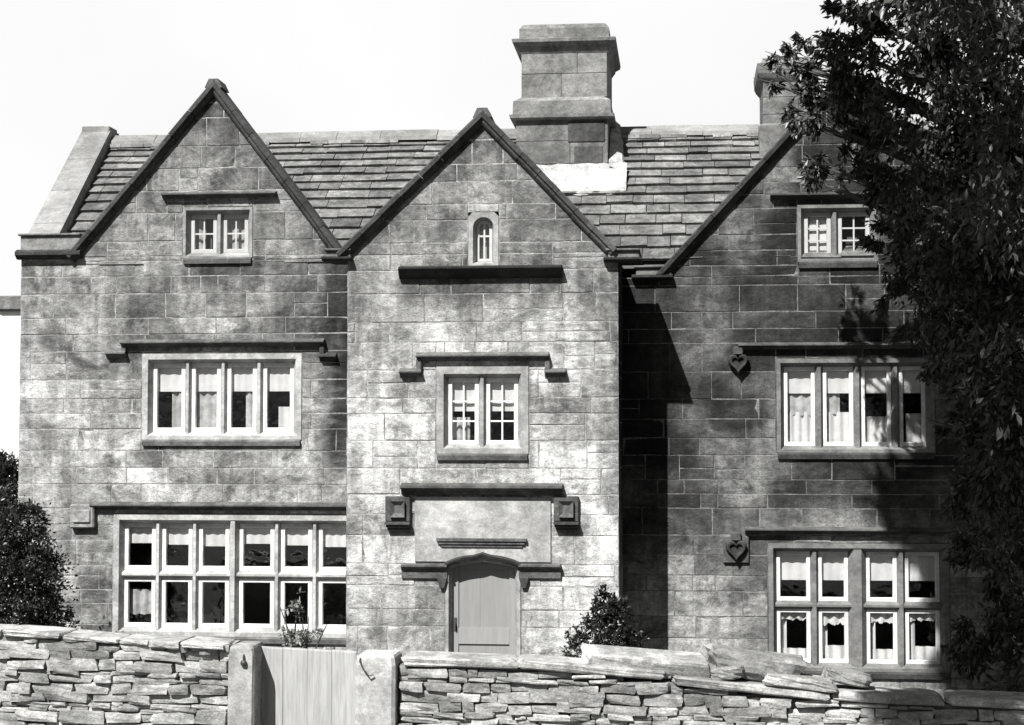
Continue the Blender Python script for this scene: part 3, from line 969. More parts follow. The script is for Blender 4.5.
# carved panel and its frame
X0_, Za, X1_, Zb = rect(415, 497, 551, 562, YB)
mb = MB(); mb.box(X0_, YB - 0.03, Za, X1_, YB + 0.01, Zb, 0.95, 0.006)
pn = mb.build('carved_panel', M['dressed'], house)
X0_, Za, X1_, Zb = rect(437, 538, 527, 547, YB)
mb = MB(); n_ = 3
for k in range(n_):
    zt = Zb - (Zb - Za) * k / n_; zb = Zb - (Zb - Za) * (k + 1) / n_
    mb.box(X0_ + 0.03 * k, YB - 0.085 + 0.018 * k, zb, X1_ - 0.03 * k, YB - 0.031, zt - 0.002, 0.9)
mb.build('panel_moulding', M['hood'], pn)
X0_, Za, X1_, Zb = rect(402, 483, 563, 497, YB)
mb = MB(); mb.prism([(YB + 0.02, Zb), (YB - 0.02, Zb), (YB - 0.17, Zb - 0.035), (YB - 0.17, Zb - 0.065), (YB - 0.09, Zb - 0.10), (YB - 0.05, Za + 0.03), (YB + 0.02, Za + 0.03)], X0_, X1_, 'x', 0.85)
cn = mb.build('door_cornice', M['hood'], house)
for (a, b) in ((386, 411), (554, 579)):
    X0_, Za, X1_, Zb = rect(a, 496, b, 530, YB)
    mb = MB(); H = Zb - Za
    mb.box(X0_, YB - 0.07, Za + H * 0.25, X1_, YB + 0.02, Zb, 0.7, 0.012)
    for k in range(3):
        mb.box(X0_ + 0.015 * k, YB - 0.13 + 0.03 * k, Za + H * (0.17 - 0.085 * k), X1_ - 0.015 * k, YB + 0.02, Za + H * (0.25 - 0.085 * k), 0.6)
    xk, zk = (X0_ + X1_) / 2, Za + H * 0.62
    mb.loft([[(xk - 0.1, YB - 0.071, zk - 0.11), (xk + 0.1, YB - 0.071, zk - 0.11), (xk + 0.1, YB - 0.071, zk + 0.11), (xk - 0.1, YB - 0.071, zk + 0.11)],
             [(xk - 0.1, YB - 0.12, zk - 0.11), (xk + 0.1, YB - 0.12, zk - 0.11), (xk + 0.1, YB - 0.12, zk + 0.11), (xk - 0.1, YB - 0.12, zk + 0.11)],
             [(xk - 0.045, YB - 0.075, zk - 0.05), (xk + 0.045, YB - 0.075, zk - 0.05), (xk + 0.045, YB - 0.075, zk + 0.05), (xk - 0.045, YB - 0.075, zk + 0.05)]], 0.9, (False, True))
    mb.build('console', M['hood'], cn)

# ------------------------------------------------------------------ gable copings and kneelers
def coping(foot, apex, foot2, Y, tone=1.0, th=0.105):
    """raking stones up both slopes with a rolled nose, mitred at the apex"""
    mb = MB()
    A = Vector((apex[0], 0, apex[1]))
    for ft, sg in ((foot, -1), (foot2, 1)):
        Fp = Vector((ft[0], 0, ft[1]))
        d = (A - Fp).normalized(); nrm = Vector((-d.z, 0, d.x)) * (1 if sg < 0 else -1)
        if nrm.z < 0: nrm = -nrm
        n = 7
        prof = [(0.02, -0.04), (-0.05, -0.038), (-0.08, -0.012), (-0.085, 0.015), (-0.12, 0.035), (-0.125, th - 0.02), (-0.10, th), (0.30, th), (0.30, -0.04)]  # (y, along normal)
        Ln = (A - Fp).length
        for k in range(n):
            s0, s1 = Ln * k / n + (0.004 if k else -0.05), Ln * (k + 1) / n - 0.004
            j = R.uniform(-0.006, 0.006)
            ringA, ringB = [], []
            for (y, q) in prof:
                ext = 0.0
                if k == n - 1:   # mitre to the centre line
                    p = Fp + nrm * (q + j)
                    tt = (A.x - p.x) / d.x
                    ringB.append(p + d * tt + Vector((0, Y + y, 0)))
                else: ringB.append(Fp + d * s1 + nrm * (q + j) + Vector((0, Y + y, 0)))
                ringA.append(Fp + d * s0 + nrm * (q + j) + Vector((0, Y + y, 0)))
            mb.loft([ringA, ringB], tone * R.uniform(0.8, 1.2), (True, True))
    return mb.build('gable_coping', M['coping'], house)

coping(*GL, YW); coping(*GB, YB); coping(*GR, YW, 0.8)
# apex saddle stones
for g, Y in ((GL, YW), (GB, YB), (GR, YW)):
    ax, az = g[1]
    mb = MB(); mb.prism([(ax - 0.13, az + 0.05), (ax + 0.13, az + 0.05), (ax + 0.07, az + 0.18), (ax - 0.07, az + 0.18)], Y - 0.10, Y + 0.33, 'y', 1.6)
    mb.build('apex_stone', M['coping'], house)


def kneeler(x0, x1, y0, y1, Y, tone=1.0, depth=0.5):
    X0, Za, X1, Zb = rect(x0, y0, x1, y1, Y)
    H = Zb - Za
    mb = MB()
    mb.box(X0 + 0.03, Y - 0.06, Za + H * 0.32, X1 - 0.01, Y + depth, Zb - 0.03, 3.6 * tone, 0.01)
    mb.box(X0, Y - 0.10, Zb - 0.032, X1, Y + depth, Zb, 3.0 * tone, 0.008)
    mb.prism([(Y + 0.03, Za + H * 0.06), (Y - 0.05, Za + H * 0.06), (Y - 0.10, Za + H * 0.16), (Y - 0.13, Za + H * 0.2), (Y - 0.13, Za + H * 0.32), (Y - 0.05, Za + H * 0.42), (Y + depth - .01, Za + H * 0.42), (Y + depth - .01, Za + H * 0.30)][::-1], X0 - 0.03, X1 + 0.01, 'x', 0.7 * tone)
    return mb.build('kneeler', M['coping'], house)

kneeler(20, 82, 234, 261, YW)
kneeler(325, 352, 249, 262, YB, 0.7, 0.9)
kneeler(606, 640, 249, 263, YB, 0.7, 0.9)
kneeler(634, 672, 266, 281, YW, 0.7)

# ------------------------------------------------------------------ roofs of stone slates
def slates(mb, o, along, up, length, slope, rnd, e0=0.32, e1=0.17, th=0.05, tone=1.0, skip=None):
    o, along, up = Vector(o), Vector(along).normalized(), Vector(up).normalized()
    nrm = along.cross(up)
    if nrm.z < 0: nrm = -nrm
    s = 0.0
    while s < slope - 0.05:
        e = e0 + (e1 - e0) * s / slope
        x = -rnd.uniform(0, 0.3)
        lift = rnd.uniform(-0.004, 0.004)
        while x < length:
            w = rnd.uniform(0.28, 0.75) * (0.75 + e)
            a, b = max(0.0, x) + rnd.uniform(0.002, 0.008), min(length, x + w) - rnd.uniform(0.002, 0.008)
            x += w
            if b - a < 0.03: continue
            j = rnd.uniform(-0.014, 0.010); dz = rnd.uniform(-0.006, 0.008)
            tw = rnd.uniform(-0.012, 0.012)
            if skip and skip(o + along * (a + b) / 2 + up * (s + e / 2)): continue
            mb.cur = rnd.random()
            t = tone * max(0.35, 1 + 0.15 * rnd.gauss(0, 1)) * (0.8 + 0.35 * s / slope)
            s0, s1 = s + j, min(s + e * 1.55, slope)
            def P(u, v, n_): return o + along * u + up * v + nrm * n_
            lo0, lo1, hi = 0.035 + th + dz + lift, 0.035 + th + dz + tw + lift, 0.018
            q = [P(a, s0, lo0 - th), P(b, s0 + rnd.uniform(-.012, .012), lo1 - th), P(b, s1, hi - 0.016), P(a, s1, hi - 0.016),
                 P(a, s0 - 0.003, lo0), P(b, s0 - 0.003 + rnd.uniform(-.006, .006), lo1), P(b, s1, hi), P(a, s1, hi)]
            ii = [mb.vert(p, t) for p in q]
            for f in ((3, 2, 1, 0), (4, 5, 6, 7), (0, 1, 5, 4), (1, 2, 6, 5), (2, 3, 7, 6), (3, 0, 4, 7)):
                mb.f.append([ii[i] for i in f])
        s += e

sl_len = math.hypot(YR - 0.05, Z_RIDGE - Z_EAVE)
upF = Vector((0, math.cos(SLOPE), math.sin(SLOPE)))
base = MB()
base.prism([(0.0, Z_EAVE - 0.10), (YR, Z_RIDGE - 0.04), (DEPTH, Z_EAVE - 0.10)], XL + 0.05, XR - 0.05, 'x', 0.5)
rf = base.build('roof', M['core'], house)
mb = MB()
slates(mb, (XL + 0.25, 0.05, Z_EAVE - 0.02), (1, 0, 0), upF, XR - XL - 0.5, sl_len, random.Random(3))
slates(mb, (XL + 0.25, DEPTH - 0.05, Z_EAVE - 0.02), (1, 0, 0), (0, -math.cos(SLOPE), math.sin(SLOPE)), XR - XL - 0.5, sl_len, random.Random(4))
# cross roofs behind each gable
for g, Y, sd_ in ((GL, YW, 5), (GB, YB, 6), (GR, YW, 7)):
    (fx0, fz0), (ax, az), (fx1, fz1) = g
    azr = az - 0.42
    back = min(YR, 0.05 + (azr - Z_EAVE) / math.tan(SLOPE) + 0.25)
    ln = back - (Y + 0.28)
    for fx, fz in ((fx0, fz0), (fx1, fz1)):
        fx_in = fx + (0.32 if fx < ax else -0.32)
        u = Vector((ax - fx_in, 0, azr - fz))
        slates(mb, (fx_in, Y + 0.28, fz - 0.05), (0, 1, 0), u, ln, u.length, random.Random(sd_), tone=0.9)
mb.build('slate', M['slate'], rf)
for o in [o for o in bpy.data.objects if o.name == 'slate']:
    o.name = 'slates'
# decking under the cross roofs
mb = MB()
for g, Y in ((GL, YW), (GB, YB), (GR, YW)):
    (fx0, fz0), (ax, az), (fx1, fz1) = g
    azr = az - 0.46
    mb.prism([(fx0 + 0.34, fz0 - 0.1), (fx1 - 0.34, fz1 - 0.1), (ax, azr)], Y + 0.29, YR - 0.3, 'y')
mb.build('roof_deck', M['core'], rf)
# ridge stones
mb = MB()
x = XL + 0.4
while x < XR - 0.3:
    w = R.uniform(0.6, 0.95)
    dz = R.uniform(-0.012, 0.012)
    mb.prism([(YR - 0.24, Z_RIDGE - 0.10 + dz), (YR - 0.22, Z_RIDGE - 0.03 + dz), (YR - 0.04, Z_RIDGE + 0.10 + dz), (YR + 0.04, Z_RIDGE + 0.10 + dz), (YR + 0.22, Z_RIDGE - 0.03 + dz), (YR + 0.24, Z_RIDGE - 0.10 + dz)][::-1],
             x + 0.004, min(x + w, XR - 0.2) - 0.004, 'x', R.uniform(0.8, 1.15))
    x += w
mb.build('ridge_stone', M['ridge'], rf)
# pale mortar fillet under the ridge
mb = MB()
p0 = Vector((0, YR - 0.26, Z_RIDGE - 0.115)); 
x = XL + 0.42
while x < XR - 0.3:
    w = R.uniform(0.12, 0.5); 
    if R.random() < 0.8:
        d_ = R.uniform(0.02, 0.06)
        mb = MB(); mb.box(x, YR - 0.24 - d_, Z_RIDGE - 0.13 - d_ * 0.3, x + w, YR - 0.2, Z_RIDGE - 0.085, R.uniform(0.4, 0.8))
        mb.build('ridge_fillet', M['lime'], rf)
    x += w
# coping of the end walls
for xa, xb in ((XL, XL + 0.46), (XR - 0.46, XR)):
    mb = MB()
    for sg in (1, -1):
        y0_ = -0.02 if sg > 0 else DEPTH + 0.02
        o = Vector((0, y0_, Z_EAVE - 0.02)); d = Vector((0, sg * math.cos(SLOPE), math.sin(SLOPE))); nn = Vector((0, -sg * math.sin(SLOPE), math.cos(SLOPE)))
        Ln = (YR + 0.02) / math.cos(SLOPE); n = 4
        for k in range(n):
            s0, s1 = Ln * k / n + (0.004 if k else 0.30), Ln * (k + 1) / n - 0.004
            r = []
            for s in (s0, s1):
                r.append([tuple(Vector((xx, 0, 0)) + o + d * s + nn * q) for xx, q in ((xa - 0.03, -0.05), (xb, -0.05), (xb, 0.20), (xa - 0.03, 0.20))])
            mb.loft(r, R.uniform(0.85, 1.1), (True, True))
    mb.box(xa - 0.02, YR - 0.2, Z_RIDGE - 0.1, xb - 0.01, YR + 0.2, Z_RIDGE + 0.235, 1.0, 0.015)
    mb.build('end_coping', M['ridge'], house)

# ------------------------------------------------------------------ chimneys
def block_courses(mb, x0, y0, x1, y1, z0, z1, n, tone, rnd):
    for k in range(n):
        za, zb = z0 + (z1 - z0) * k / n, z0 + (z1 - z0) * (k + 1) / n
        m = x0 + (x1 - x0) * rnd.uniform(0.3, 0.7)
        for a, b in ((x0, m), (m, x1)):
            e = rnd.uniform(0, 0.004)
            mb.cur = rnd.random()
            mb.box(a + 0.002, y0 - e, za + 0.002, b - 0.002, y1 + e, zb - 0.002, tone * rnd.uniform(0.85, 1.12), 0.007)


YC = 1.75
ch = MB()
cx0, cx1 = UX(521, 75, YC), UX(607, 75, YC)
bx0, bx1 = UX(516, 145, YC), UX(608, 145, YC)
cd_ = 2.0
z_b0, z_b1 = UZ(560, 178, YC) - 0.5, UZ(560, 118, YC)
z_s1 = UZ(560, 50, YC)
zm = UZ(560, 97, YC)
rc = random.Random(9)
block_courses(ch, bx0, YC, bx1, YC + cd_, z_b0, z_b1, 4, 0.85, rc)
cb_ = ch.build('chimney', M['chimney'], house)
def ringbox(mb, x0, x1, y0, y1, zs_offs, t):
    rings = []
    for z, o in zs_offs:
        rings.append([(x0 - o, y0 - o, z), (x1 + o, y0 - o, z), (x1 + o, y1 + o, z), (x0 - o, y1 + o, z)])
    mb.loft(rings, t, (True, True))
mb = MB()
ringbox(mb, bx0, bx1, YC, YC + cd_, [(z_b1 - 0.03, 0.0), (z_b1 + 0.0, 0.09), (z_b1 + 0.05, 0.10), (z_b1 + 0.06, 0.05), (zm - 0.06, 0.04), (zm, -0.05), (zm + 0.03, -0.08)], 0.9)
mb.build('chimney_plinth', M['chimney'], cb_)
mb = MB(); block_courses(mb, cx0, YC + 0.06, cx1, YC + cd_ - 0.06, zm, z_s1 + 0.02, 2, 0.95, rc); mb.build('chimney_shaft', M['chimney'], cb_)
mb = MB()
zc1 = UZ(560, 39, YC); zt = UZ(560, 22, YC)
ringbox(mb, cx0, cx1, YC + 0.06, YC + cd_ - 0.06, [(z_s1 - 0.05, 0.0), (z_s1, 0.03), (z_s1 + 0.03, 0.05), (z_s1 + 0.07, 0.06), (zc1 - 0.05, 0.13), (zc1, 0.14), (zc1 + 0.015, 0.10), (zc1 + 0.03, 0.03), (zt - 0.09, 0.03), (zt - 0.02, -0.02), (zt, -0.07)], 0.85)
mb.box(UX(560, 20, YC), YC + 0.5, zt - 0.02, UX(576, 20, YC), YC + 0.75, zt + 0.05, 0.9, 0.01)
mb.build('chimney_cap', M['chimney'], cb_)
mb = MB()   # sooty patched stones of the base
X0_, Za, X1_, Zb = rect(568, 121, 605, 142, YC); mb.box(X0_, YC - 0.016, Za, X1_, YC + 0.05, Zb, 0.30, 0.008)
X0_, Za, X1_, Zb = rect(574, 146, 603, 164, YC); mb.box(X0_, YC - 0.013, Za, X1_, YC + 0.05, Zb, 0.45, 0.008)
mb.build('sooty_patch', M['chimney'], cb_)
# white lime flashing where the stack meets the slates
def roof_z(y): return Z_EAVE + (y - 0.05) * math.tan(SLOPE)
mb = MB()
def onroof(x, y, h): 
    return (x, y - h * math.sin(SLOPE), roof_z(y) + h * math.cos(SLOPE))
fx0, fx1 = UX(520, 180, YC), UX(627, 180, YC)
ylo = YC - 0.42
N = 14
row0, row1, row2 = [], [], []
for k in range(N + 1):
    x = fx0 + (fx1 - fx0) * k / N
    row0.append(onroof(x, ylo + R.uniform(-0.02, 0.03), 0.05)); row1.append(onroof(x, ylo + 0.03, 0.10)); row2.append((x, YC - 0.012, roof_z(YC) + 0.22 + R.uniform(-0.02, 0.02)))
mb.loft([row0, row1, row2], 1.0, closed=False)
r0 = [onroof(x_, y_, h_) for y_ in (ylo,) for x_, h_ in ((0, 0),)]
xr = bx1
sideA, sideB, sideC = [], [], []
for k in range(9):
    y_ = YC - 0.10 + (YR + 0.2 - YC) * k / 8
    ww = (fx1 - xr) * (1.0 - 0.35 * k / 8)
    sideA.append((xr + 0.012, y_, roof_z(min(y_, YR)) + 0.26)); sideB.append((xr + ww * 0.8, y_, roof_z(min(y_, YR)) + 0.15)); sideC.append((xr + ww, y_, roof_z(min(y_, YR)) + 0.03))
mb.loft([sideA, sideB, sideC], 1.0, closed=False)
mb.build('lime_flashing', M['lime'], cb_)

YC2 = 2.1
mb = MB()
x0_, x1_ = UX(763, 100, YC2), UX(815, 100, YC2)
zb0, zs1, zct = UZ(780, 140, YC2) - 0.4, UZ(780, 80, YC2), UZ(780, 64, YC2)
block_courses(mb, x0_, YC2, x1_, YC2 + 1.2, zb0, zs1, 5, 0.75, rc)
c2 = mb.build('chimney', M['chimney'], house)
mb = MB()
ringbox(mb, x0_, x1_, YC2, YC2 + 1.2, [(zs1 - 0.04, 0.0), (zs1 + 0.03, 0.05), (zs1 + 0.1, 0.08), (zct, 0.09), (zct + 0.02, 0.03), (zct + 0.1, 0.0)], 0.7)
mb.build('chimney_cap', M['chimney'], c2)
mb = MB(); ringbox(mb, x0_, x1_, YC2, YC2 + 1.2, [(zb0, 0.06), (UZ(780, 126, YC2), 0.06), (UZ(780, 123, YC2), 0.0)], 0.7); mb.build('chimney_plinth', M['chimney'], c2)

# ------------------------------------------------------------------ ground
def sheet(name, x0, y0, x1, y1, z, m, n=1):
    mb = MB()
    mb.face([(x0, y0, z), (x1, y0, z), (x1, y1, z), (x0, y1, z)])
    o = mb.build(name, M[m]); o['kind'] = 'structure'; return o
sheet('ground', -600, -600, 600, 600, 0.0, 'grass')
sheet('lane', -60, -11.5, 60, -6.8, 0.004, 'lane')

# ------------------------------------------------------------------ dry stone garden walls
YF = -6.0
WT = 0.5
def dry_wall(name, x0, x1, ztop, label, seed, cope=None, lo=1.0):
    rnd = random.Random(seed)
    t = thing(name, label, 'wall', ((x0 + x1) / 2, YF + WT / 2, 0))
    core = MB()
    n = 12
    for k in range(n):
        a, b = x0 + (x1 - x0) * k / n, x0 + (x1 - x0) * (k + 1) / n
        core.box(a, YF + 0.06, 0, b - 0.001, YF + WT - 0.06, min(ztop(a), ztop(b)) - 0.06)
    core.build('wall_core', M['core'], t)
    mb = MB()
    z = 0.0
    zmax = max(ztop(x0), ztop(x1))
    while z < zmax:
        h = rnd.choice((0.05, 0.065, 0.08, 0.10, 0.12))
        x = x0 - rnd.uniform(0, 0.1)
        while x < x1 - 0.05:
            w = rnd.uniform(0.12, 0.55) * (0.7 + 3 * h)
            a, b = max(x, x0), min(x + w, x1)
            x += w
            if b - a < 0.06: continue
            c = (a + b) / 2
            zt = ztop(c) - (0.09 if cope else 0.0)
            hh = min(h * rnd.uniform(0.85, 1.2), zt - z)
            if hh < 0.03: continue
            for side in (0, 1):
                if side == 1 and z < 0.9: continue
                yy = YF + 0.11 + rnd.uniform(-0.035, 0.03) if side == 0 else YF + WT - 0.11
                mb.stone((c, yy, z + hh / 2 + rnd.uniform(-0.012, 0.012)), ((b - a) / 2 * 1.0, 0.12, hh / 2 * 1.0), rnd.uniform(0.62, 1.25),
                         Matrix.Rotation(rnd.uniform(-0.06, 0.06), 4, 'Y') @ Matrix.Rotation(rnd.uniform(-0.06, 0.06), 4, 'X'), p=rnd.uniform(9, 22), rough=0.07, rnd=rnd, warp=0.14)
        z += h
    mb.build('stonework', M['rubble'], t)
    cp = MB()
    x = x0 + 0.005
    while x < x1 - 0.1:
        w = rnd.uniform(*(cope or (0.25, 0.7)))
        b = min(x + w, x1)
        c = (x + b) / 2
        h = 0.10 if cope else rnd.uniform(0.05, 0.09)
        ang = -math.atan2(ztop(b) - ztop(x), b - x)
        cp.stone((c, YF + WT / 2 + rnd.uniform(-0.02, 0.02), ztop(c) - h * 0.2), ((b - x) / 2 * 0.99, WT / 2 + 0.05, h / 2), rnd.uniform(0.9, 1.3),
                 Matrix.Rotation(ang + rnd.uniform(-0.02, 0.02), 4, 'Y'), p=14, rough=0.03, cuts=4, rnd=rnd, warp=0.07)
        x = b
    cp.build('coping', M['rubble'], t)
    return t

def lin(p, q):
    (xa, za), (xb, zb) = p, q
    return lambda x: za + (zb - za) * (x - xa) / (xb - xa)
def poly_fn(pts):
    def f(x):
        if x <= pts[0][0]: return pts[0][1]
        for a, b in zip(pts, pts[1:]):
            if x <= b[0]: return a[1] + (b[1] - a[1]) * (x - a[0]) / (b[0] - a[0])
        return pts[-1][1]
    return f
XW0, XW1 = UX(-60, 640, YF), UX(229, 650, YF)
dry_wall('dry_stone_wall', XW0, XW1, poly_fn([U(-60, 630, YF), U(20, 632, YF), U(110, 640, YF), U(229, 646, YF)]),
         'rough dry stone garden wall in front of the large six-light window, left of the gate', 41)
XW2, XW3 = UX(399, 660, YF), UX(1090, 690, YF)
dry_wall('dry_stone_wall', XW2, XW3, poly_fn([U(399, 659, YF), U(560, 664, YF), U(700, 681, YF), U(830, 694, YF), U(1090, 705, YF)]),
         'dry stone garden wall with flat slab coping, running from the gate past the door to the tree', 42, cope=(0.9, 2.2))

# gate posts and boarded gate
def gate_post(px0, px1, pyt, label, tone, seed, rounded=True):
    rnd = random.Random(seed)
    x0, x1 = UX(px0, 680, YF), UX(px1, 680, YF); zt = UZ((px0 + px1) / 2, pyt, YF)
    mb = MB()
    n = 8; rings = []
    hw = (x1 - x0) / 2; c = (x0 + x1) / 2
    prof = [(0, 0.0), (0.3, 0.0), (0.8, 0.0), (zt - 0.12, 0.0), (zt - 0.04, 0.012), (zt - 0.012, 0.03), (zt, 0.07)]
    for z, ins in prof:
        r = []
        w, dpt = hw - ins, 0.25 - ins
        for sx, sy in ((-1, -1), (-0.82, -1.0), (0.82, -1.0), (1, -1), (1, 1), (-1, 1)):
            ox = 0 if abs(sx) < 1 else 0
            yy = YF + 0.12 + sy * dpt + (0.03 if abs(sx) == 1 and sy < 0 else 0)
            r.append((c + sx * w + rnd.uniform(-0.006, 0.006), yy, z + rnd.uniform(-0.004, 0.004)))
        rings.append(r)
    mb.loft(rings, tone, (True, True))
    t = thing('gate_post', label, 'gate post', (c, YF + 0.12, 0), 'stone posts of the garden gate')
    mb.build('stone_shaft', M['dressed'], t)
    return t, c, zt

g1, gc1, gz1 = gate_post(230.5, 257, 644, 'narrow upright stone gate post with an iron staple, left of the boarded gate', 0.78, 1)
mb = MB()
hx_, hz_ = U(244, 660, YF - 0.13)
mb.tube([(hx_, YF - 0.11, hz_ + 0.06), (hx_, YF - 0.155, hz_ + 0.05), (hx_, YF - 0.16, hz_ - 0.01)], 0.009)
mb.stone((hx_, YF - 0.15, hz_ - 0.03), (0.035, 0.03, 0.035), p=2.3, rough=0.05)
mb.build('staple', M['iron'], g1)
g2, gc2, gz2 = gate_post(357, 397, 653, 'broad pale stone gate post with a bent iron hook, right of the boarded gate', 0.95, 2)
mb = MB()
a = U(350, 662, YF - 0.09); b = U(372, 675, YF - 0.09)
mb.tube([(a[0] + 0.12, YF - 0.11, a[1] + 0.05), (a[0] + 0.12, YF - 0.16, a[1] + 0.02), (a[0] + 0.16, YF - 0.17, a[1] - 0.06), (b[0] - 0.02, YF - 0.17, b[1]), (b[0] + 0.03, YF - 0.16, b[1] + 0.015)], 0.008)
mb.build('hook', M['iron'], g2)
gate = thing('boarded_gate', 'pale vertical boarded garden gate shut between two stone posts', 'gate', (UX(307, 680, YF), YF + 0.16, 0))
gx0, gx1 = UX(258.5, 680, YF + 0.24), UX(356, 680, YF + 0.24)
nbd = 4
for k in range(nbd):
    a, b = gx0 + (gx1 - gx0) * k / nbd, gx0 + (gx1 - gx0) * (k + 1) / nbd
    zt0 = UZ(258 + 98 * k / nbd, 646 + 5 * k / nbd, YF + 0.24); zt1 = UZ(258 + 98 * (k + 1) / nbd, 646.5 + 5 * (k + 1) / nbd, YF + 0.24)
    mb = MB()
    yb = YF + 0.24 + R.uniform(-0.004, 0.006)
    mb.loft([[(a + 0.0018, yb, 0.08), (b - 0.0018, yb, 0.08), (b - 0.0018, yb + 0.03, 0.08), (a + 0.0018, yb + 0.03, 0.08)],
             [(a + 0.0018, yb, zt0 - 0.02), (b - 0.0018, yb, zt1 - 0.02), (b - 0.0018, yb + 0.03, zt1 - 0.02), (a + 0.0018, yb + 0.03, zt0 - 0.02)],
             [(a + 0.004, yb + 0.006, zt0), (b - 0.004, yb + 0.006, zt1), (b - 0.012, yb + 0.026, zt1), (a + 0.012, yb + 0.026, zt0)]], R.uniform(0.92, 1.08), (True, True))
    mb.build('board', M['gatewood'], gate)
for z in (0.3, 1.15):
    mb = MB(); mb.box(gx0 + 0.02, YF + 0.282, z, gx1 - 0.02, YF + 0.32, z + 0.1); mb.build('rail', M['gatewood'], gate)

# loose slabs lying on the wall
def loose(name, px, py, Y, s, rot, label, cat, tone, seed, p=6, rough=0.08, group=None):
    x, z = U(px, py, Y)
    mb = MB(); mb.stone((x, Y, z), s, tone, rot, p=p * 2.2, rough=rough * 0.45, cuts=5, warp=0.13, rnd=random.Random(seed))
    o = mb.build(name, M['rubble']); settle(o, (x, Y, z - s[2])); tag(o, label, cat, group); return o
RY, RX = (lambda a: Matrix.Rotation(a, 4, 'Y')), (lambda a: Matrix.Rotation(a, 4, 'X'))
loose('stone_slab', 645, 661, YF + 0.30, (0.67, 0.26, 0.085), RY(0.07) @ RX(0.12), 'long pale flat slab lying loose on the wall coping beside the dark bush', 'slab', 1.25, 5, 9, 0.05)
loose('boulder', 757, 666, YF + 0.34, (0.50, 0.26, 0.155), RY(0.12), 'rough humped boulder on the wall top below the window with ragged curtains', 'stone', 0.8, 6, 3.0, 0.30)
loose('flat_stone', 800, 681, YF + 0.10, (0.36, 0.20, 0.06), RY(0.10), 'thin flat stone lying on the wall in front of the humped boulder', 'stone', 1.1, 8, 6, 0.16)
loose('rough_stone', 727, 672, YF + 0.12, (0.17, 0.15, 0.07), RY(-0.15), 'small jagged stone wedged between the long pale slab and the humped boulder', 'stone', 0.9, 11, 4, 0.25)
loose('rough_stone', 846, 676, YF + 0.32, (0.24, 0.18, 0.075), RY(0.2), 'dark rough stone at the right end of the loose stones, beside the thin flat stone', 'stone', 0.6, 12, 4, 0.22)

# ------------------------------------------------------------------ plants
def leaves(name, pts, nrm, size, mat, parent, aspect=0.34, droop=0.5, var=0.35, tone=(0.6, 1.5), seed=1):
    """one mesh of folded leaves at the given points"""
    rg = np.random.default_rng(seed)
    n = len(pts)
    d = nrm + rg.normal(0, 0.8, (n, 3)); d[:, 2] -= droop
    d /= np.linalg.norm(d, axis=1)[:, None]
    q = rg.normal(0, 1, (n, 3)); s = np.cross(d, q); s /= np.linalg.norm(s, axis=1)[:, None]
    u = np.cross(s, d)
    L_ = size * (1 + var * rg.uniform(-1, 1, n))[:, None]
    W_ = L_ * aspect * 0.5
    b = pts
    m = b + d * L_ * 0.5
    fold = u * W_ * 0.35
    tip = b + d * L_ - u * L_ * 0.08
    v = np.stack([b, m - s * W_ + fold, tip, m + s * W_ + fold, b + d * L_ * 0.5], axis=1).reshape(-1, 3)
    i = np.arange(n) * 5
    f = np.concatenate([np.stack([i, i + 4, i + 1], 1), np.stack([i + 1, i + 4, i + 2], 1), np.stack([i, i + 3, i + 4], 1), np.stack([i + 4, i + 3, i + 2], 1)])
    o0 = parent_loc(parent)
    v = v - np.array(o0)
    me = bpy.data.meshes.new(name)
    me.vertices.add(len(v)); me.vertices.foreach_set('co', v.astype(np.float32).ravel())
    me.loops.add(len(f) * 3); me.loops.foreach_set('vertex_index', f.astype(np.int32).ravel())
    me.polygons.add(len(f)); me.polygons.foreach_set('loop_start', (np.arange(len(f)) * 3).astype(np.int32)); me.polygons.foreach_set('loop_total', np.full(len(f), 3, np.int32))
    at = me.attributes.new('tone', 'FLOAT', 'POINT')
    at.data.foreach_set('value', np.repeat(rg.uniform(tone[0], tone[1], n), 5).astype(np.float32))
    me.update(calc_edges=True)
    me.materials.append(M[mat])
    o = bpy.data.objects.new(name, me); col.objects.link(o); o.parent = parent
    return o


def clump_points(blobs, rg, shell=0.55):
    """blobs: (centre, radii, count, sub-clumps) -> points gathered in twig-sized tufts"""
    P, N = [], []
    for c, r, n, k in blobs:
        c, r = np.array(c), np.array(r)
        g = rg.normal(0, 1, (k, 3)); g /= np.linalg.norm(g, axis=1)[:, None]
        g *= (rg.uniform(shell ** 3, 1, k) ** (1 / 3))[:, None]
        w = rg.dirichlet(np.ones(k) * 1.5)
        cnt = rg.multinomial(n, w)
        for q, m in zip(g, cnt):
            if m == 0: continue
            ax = rg.normal(0, 1, 3) + q * 1.2; ax[2] -= 0.5; ax /= np.linalg.norm(ax)
            t = rg.uniform(-0.5, 0.5, m)
            tuft = np.mean(r) * 0.55
            off = ax[None, :] * t[:, None] * tuft + rg.normal(0, tuft * 0.16, (m, 3))
            P.append(c + q * r + off); N.append(np.repeat((q * 0.6 + ax * 0.4)[None, :], m, 0))
    return np.concatenate(P), np.concatenate(N)


def W(px, py, Y):
    x, z = U(px, py, Y); return (x, Y, z)

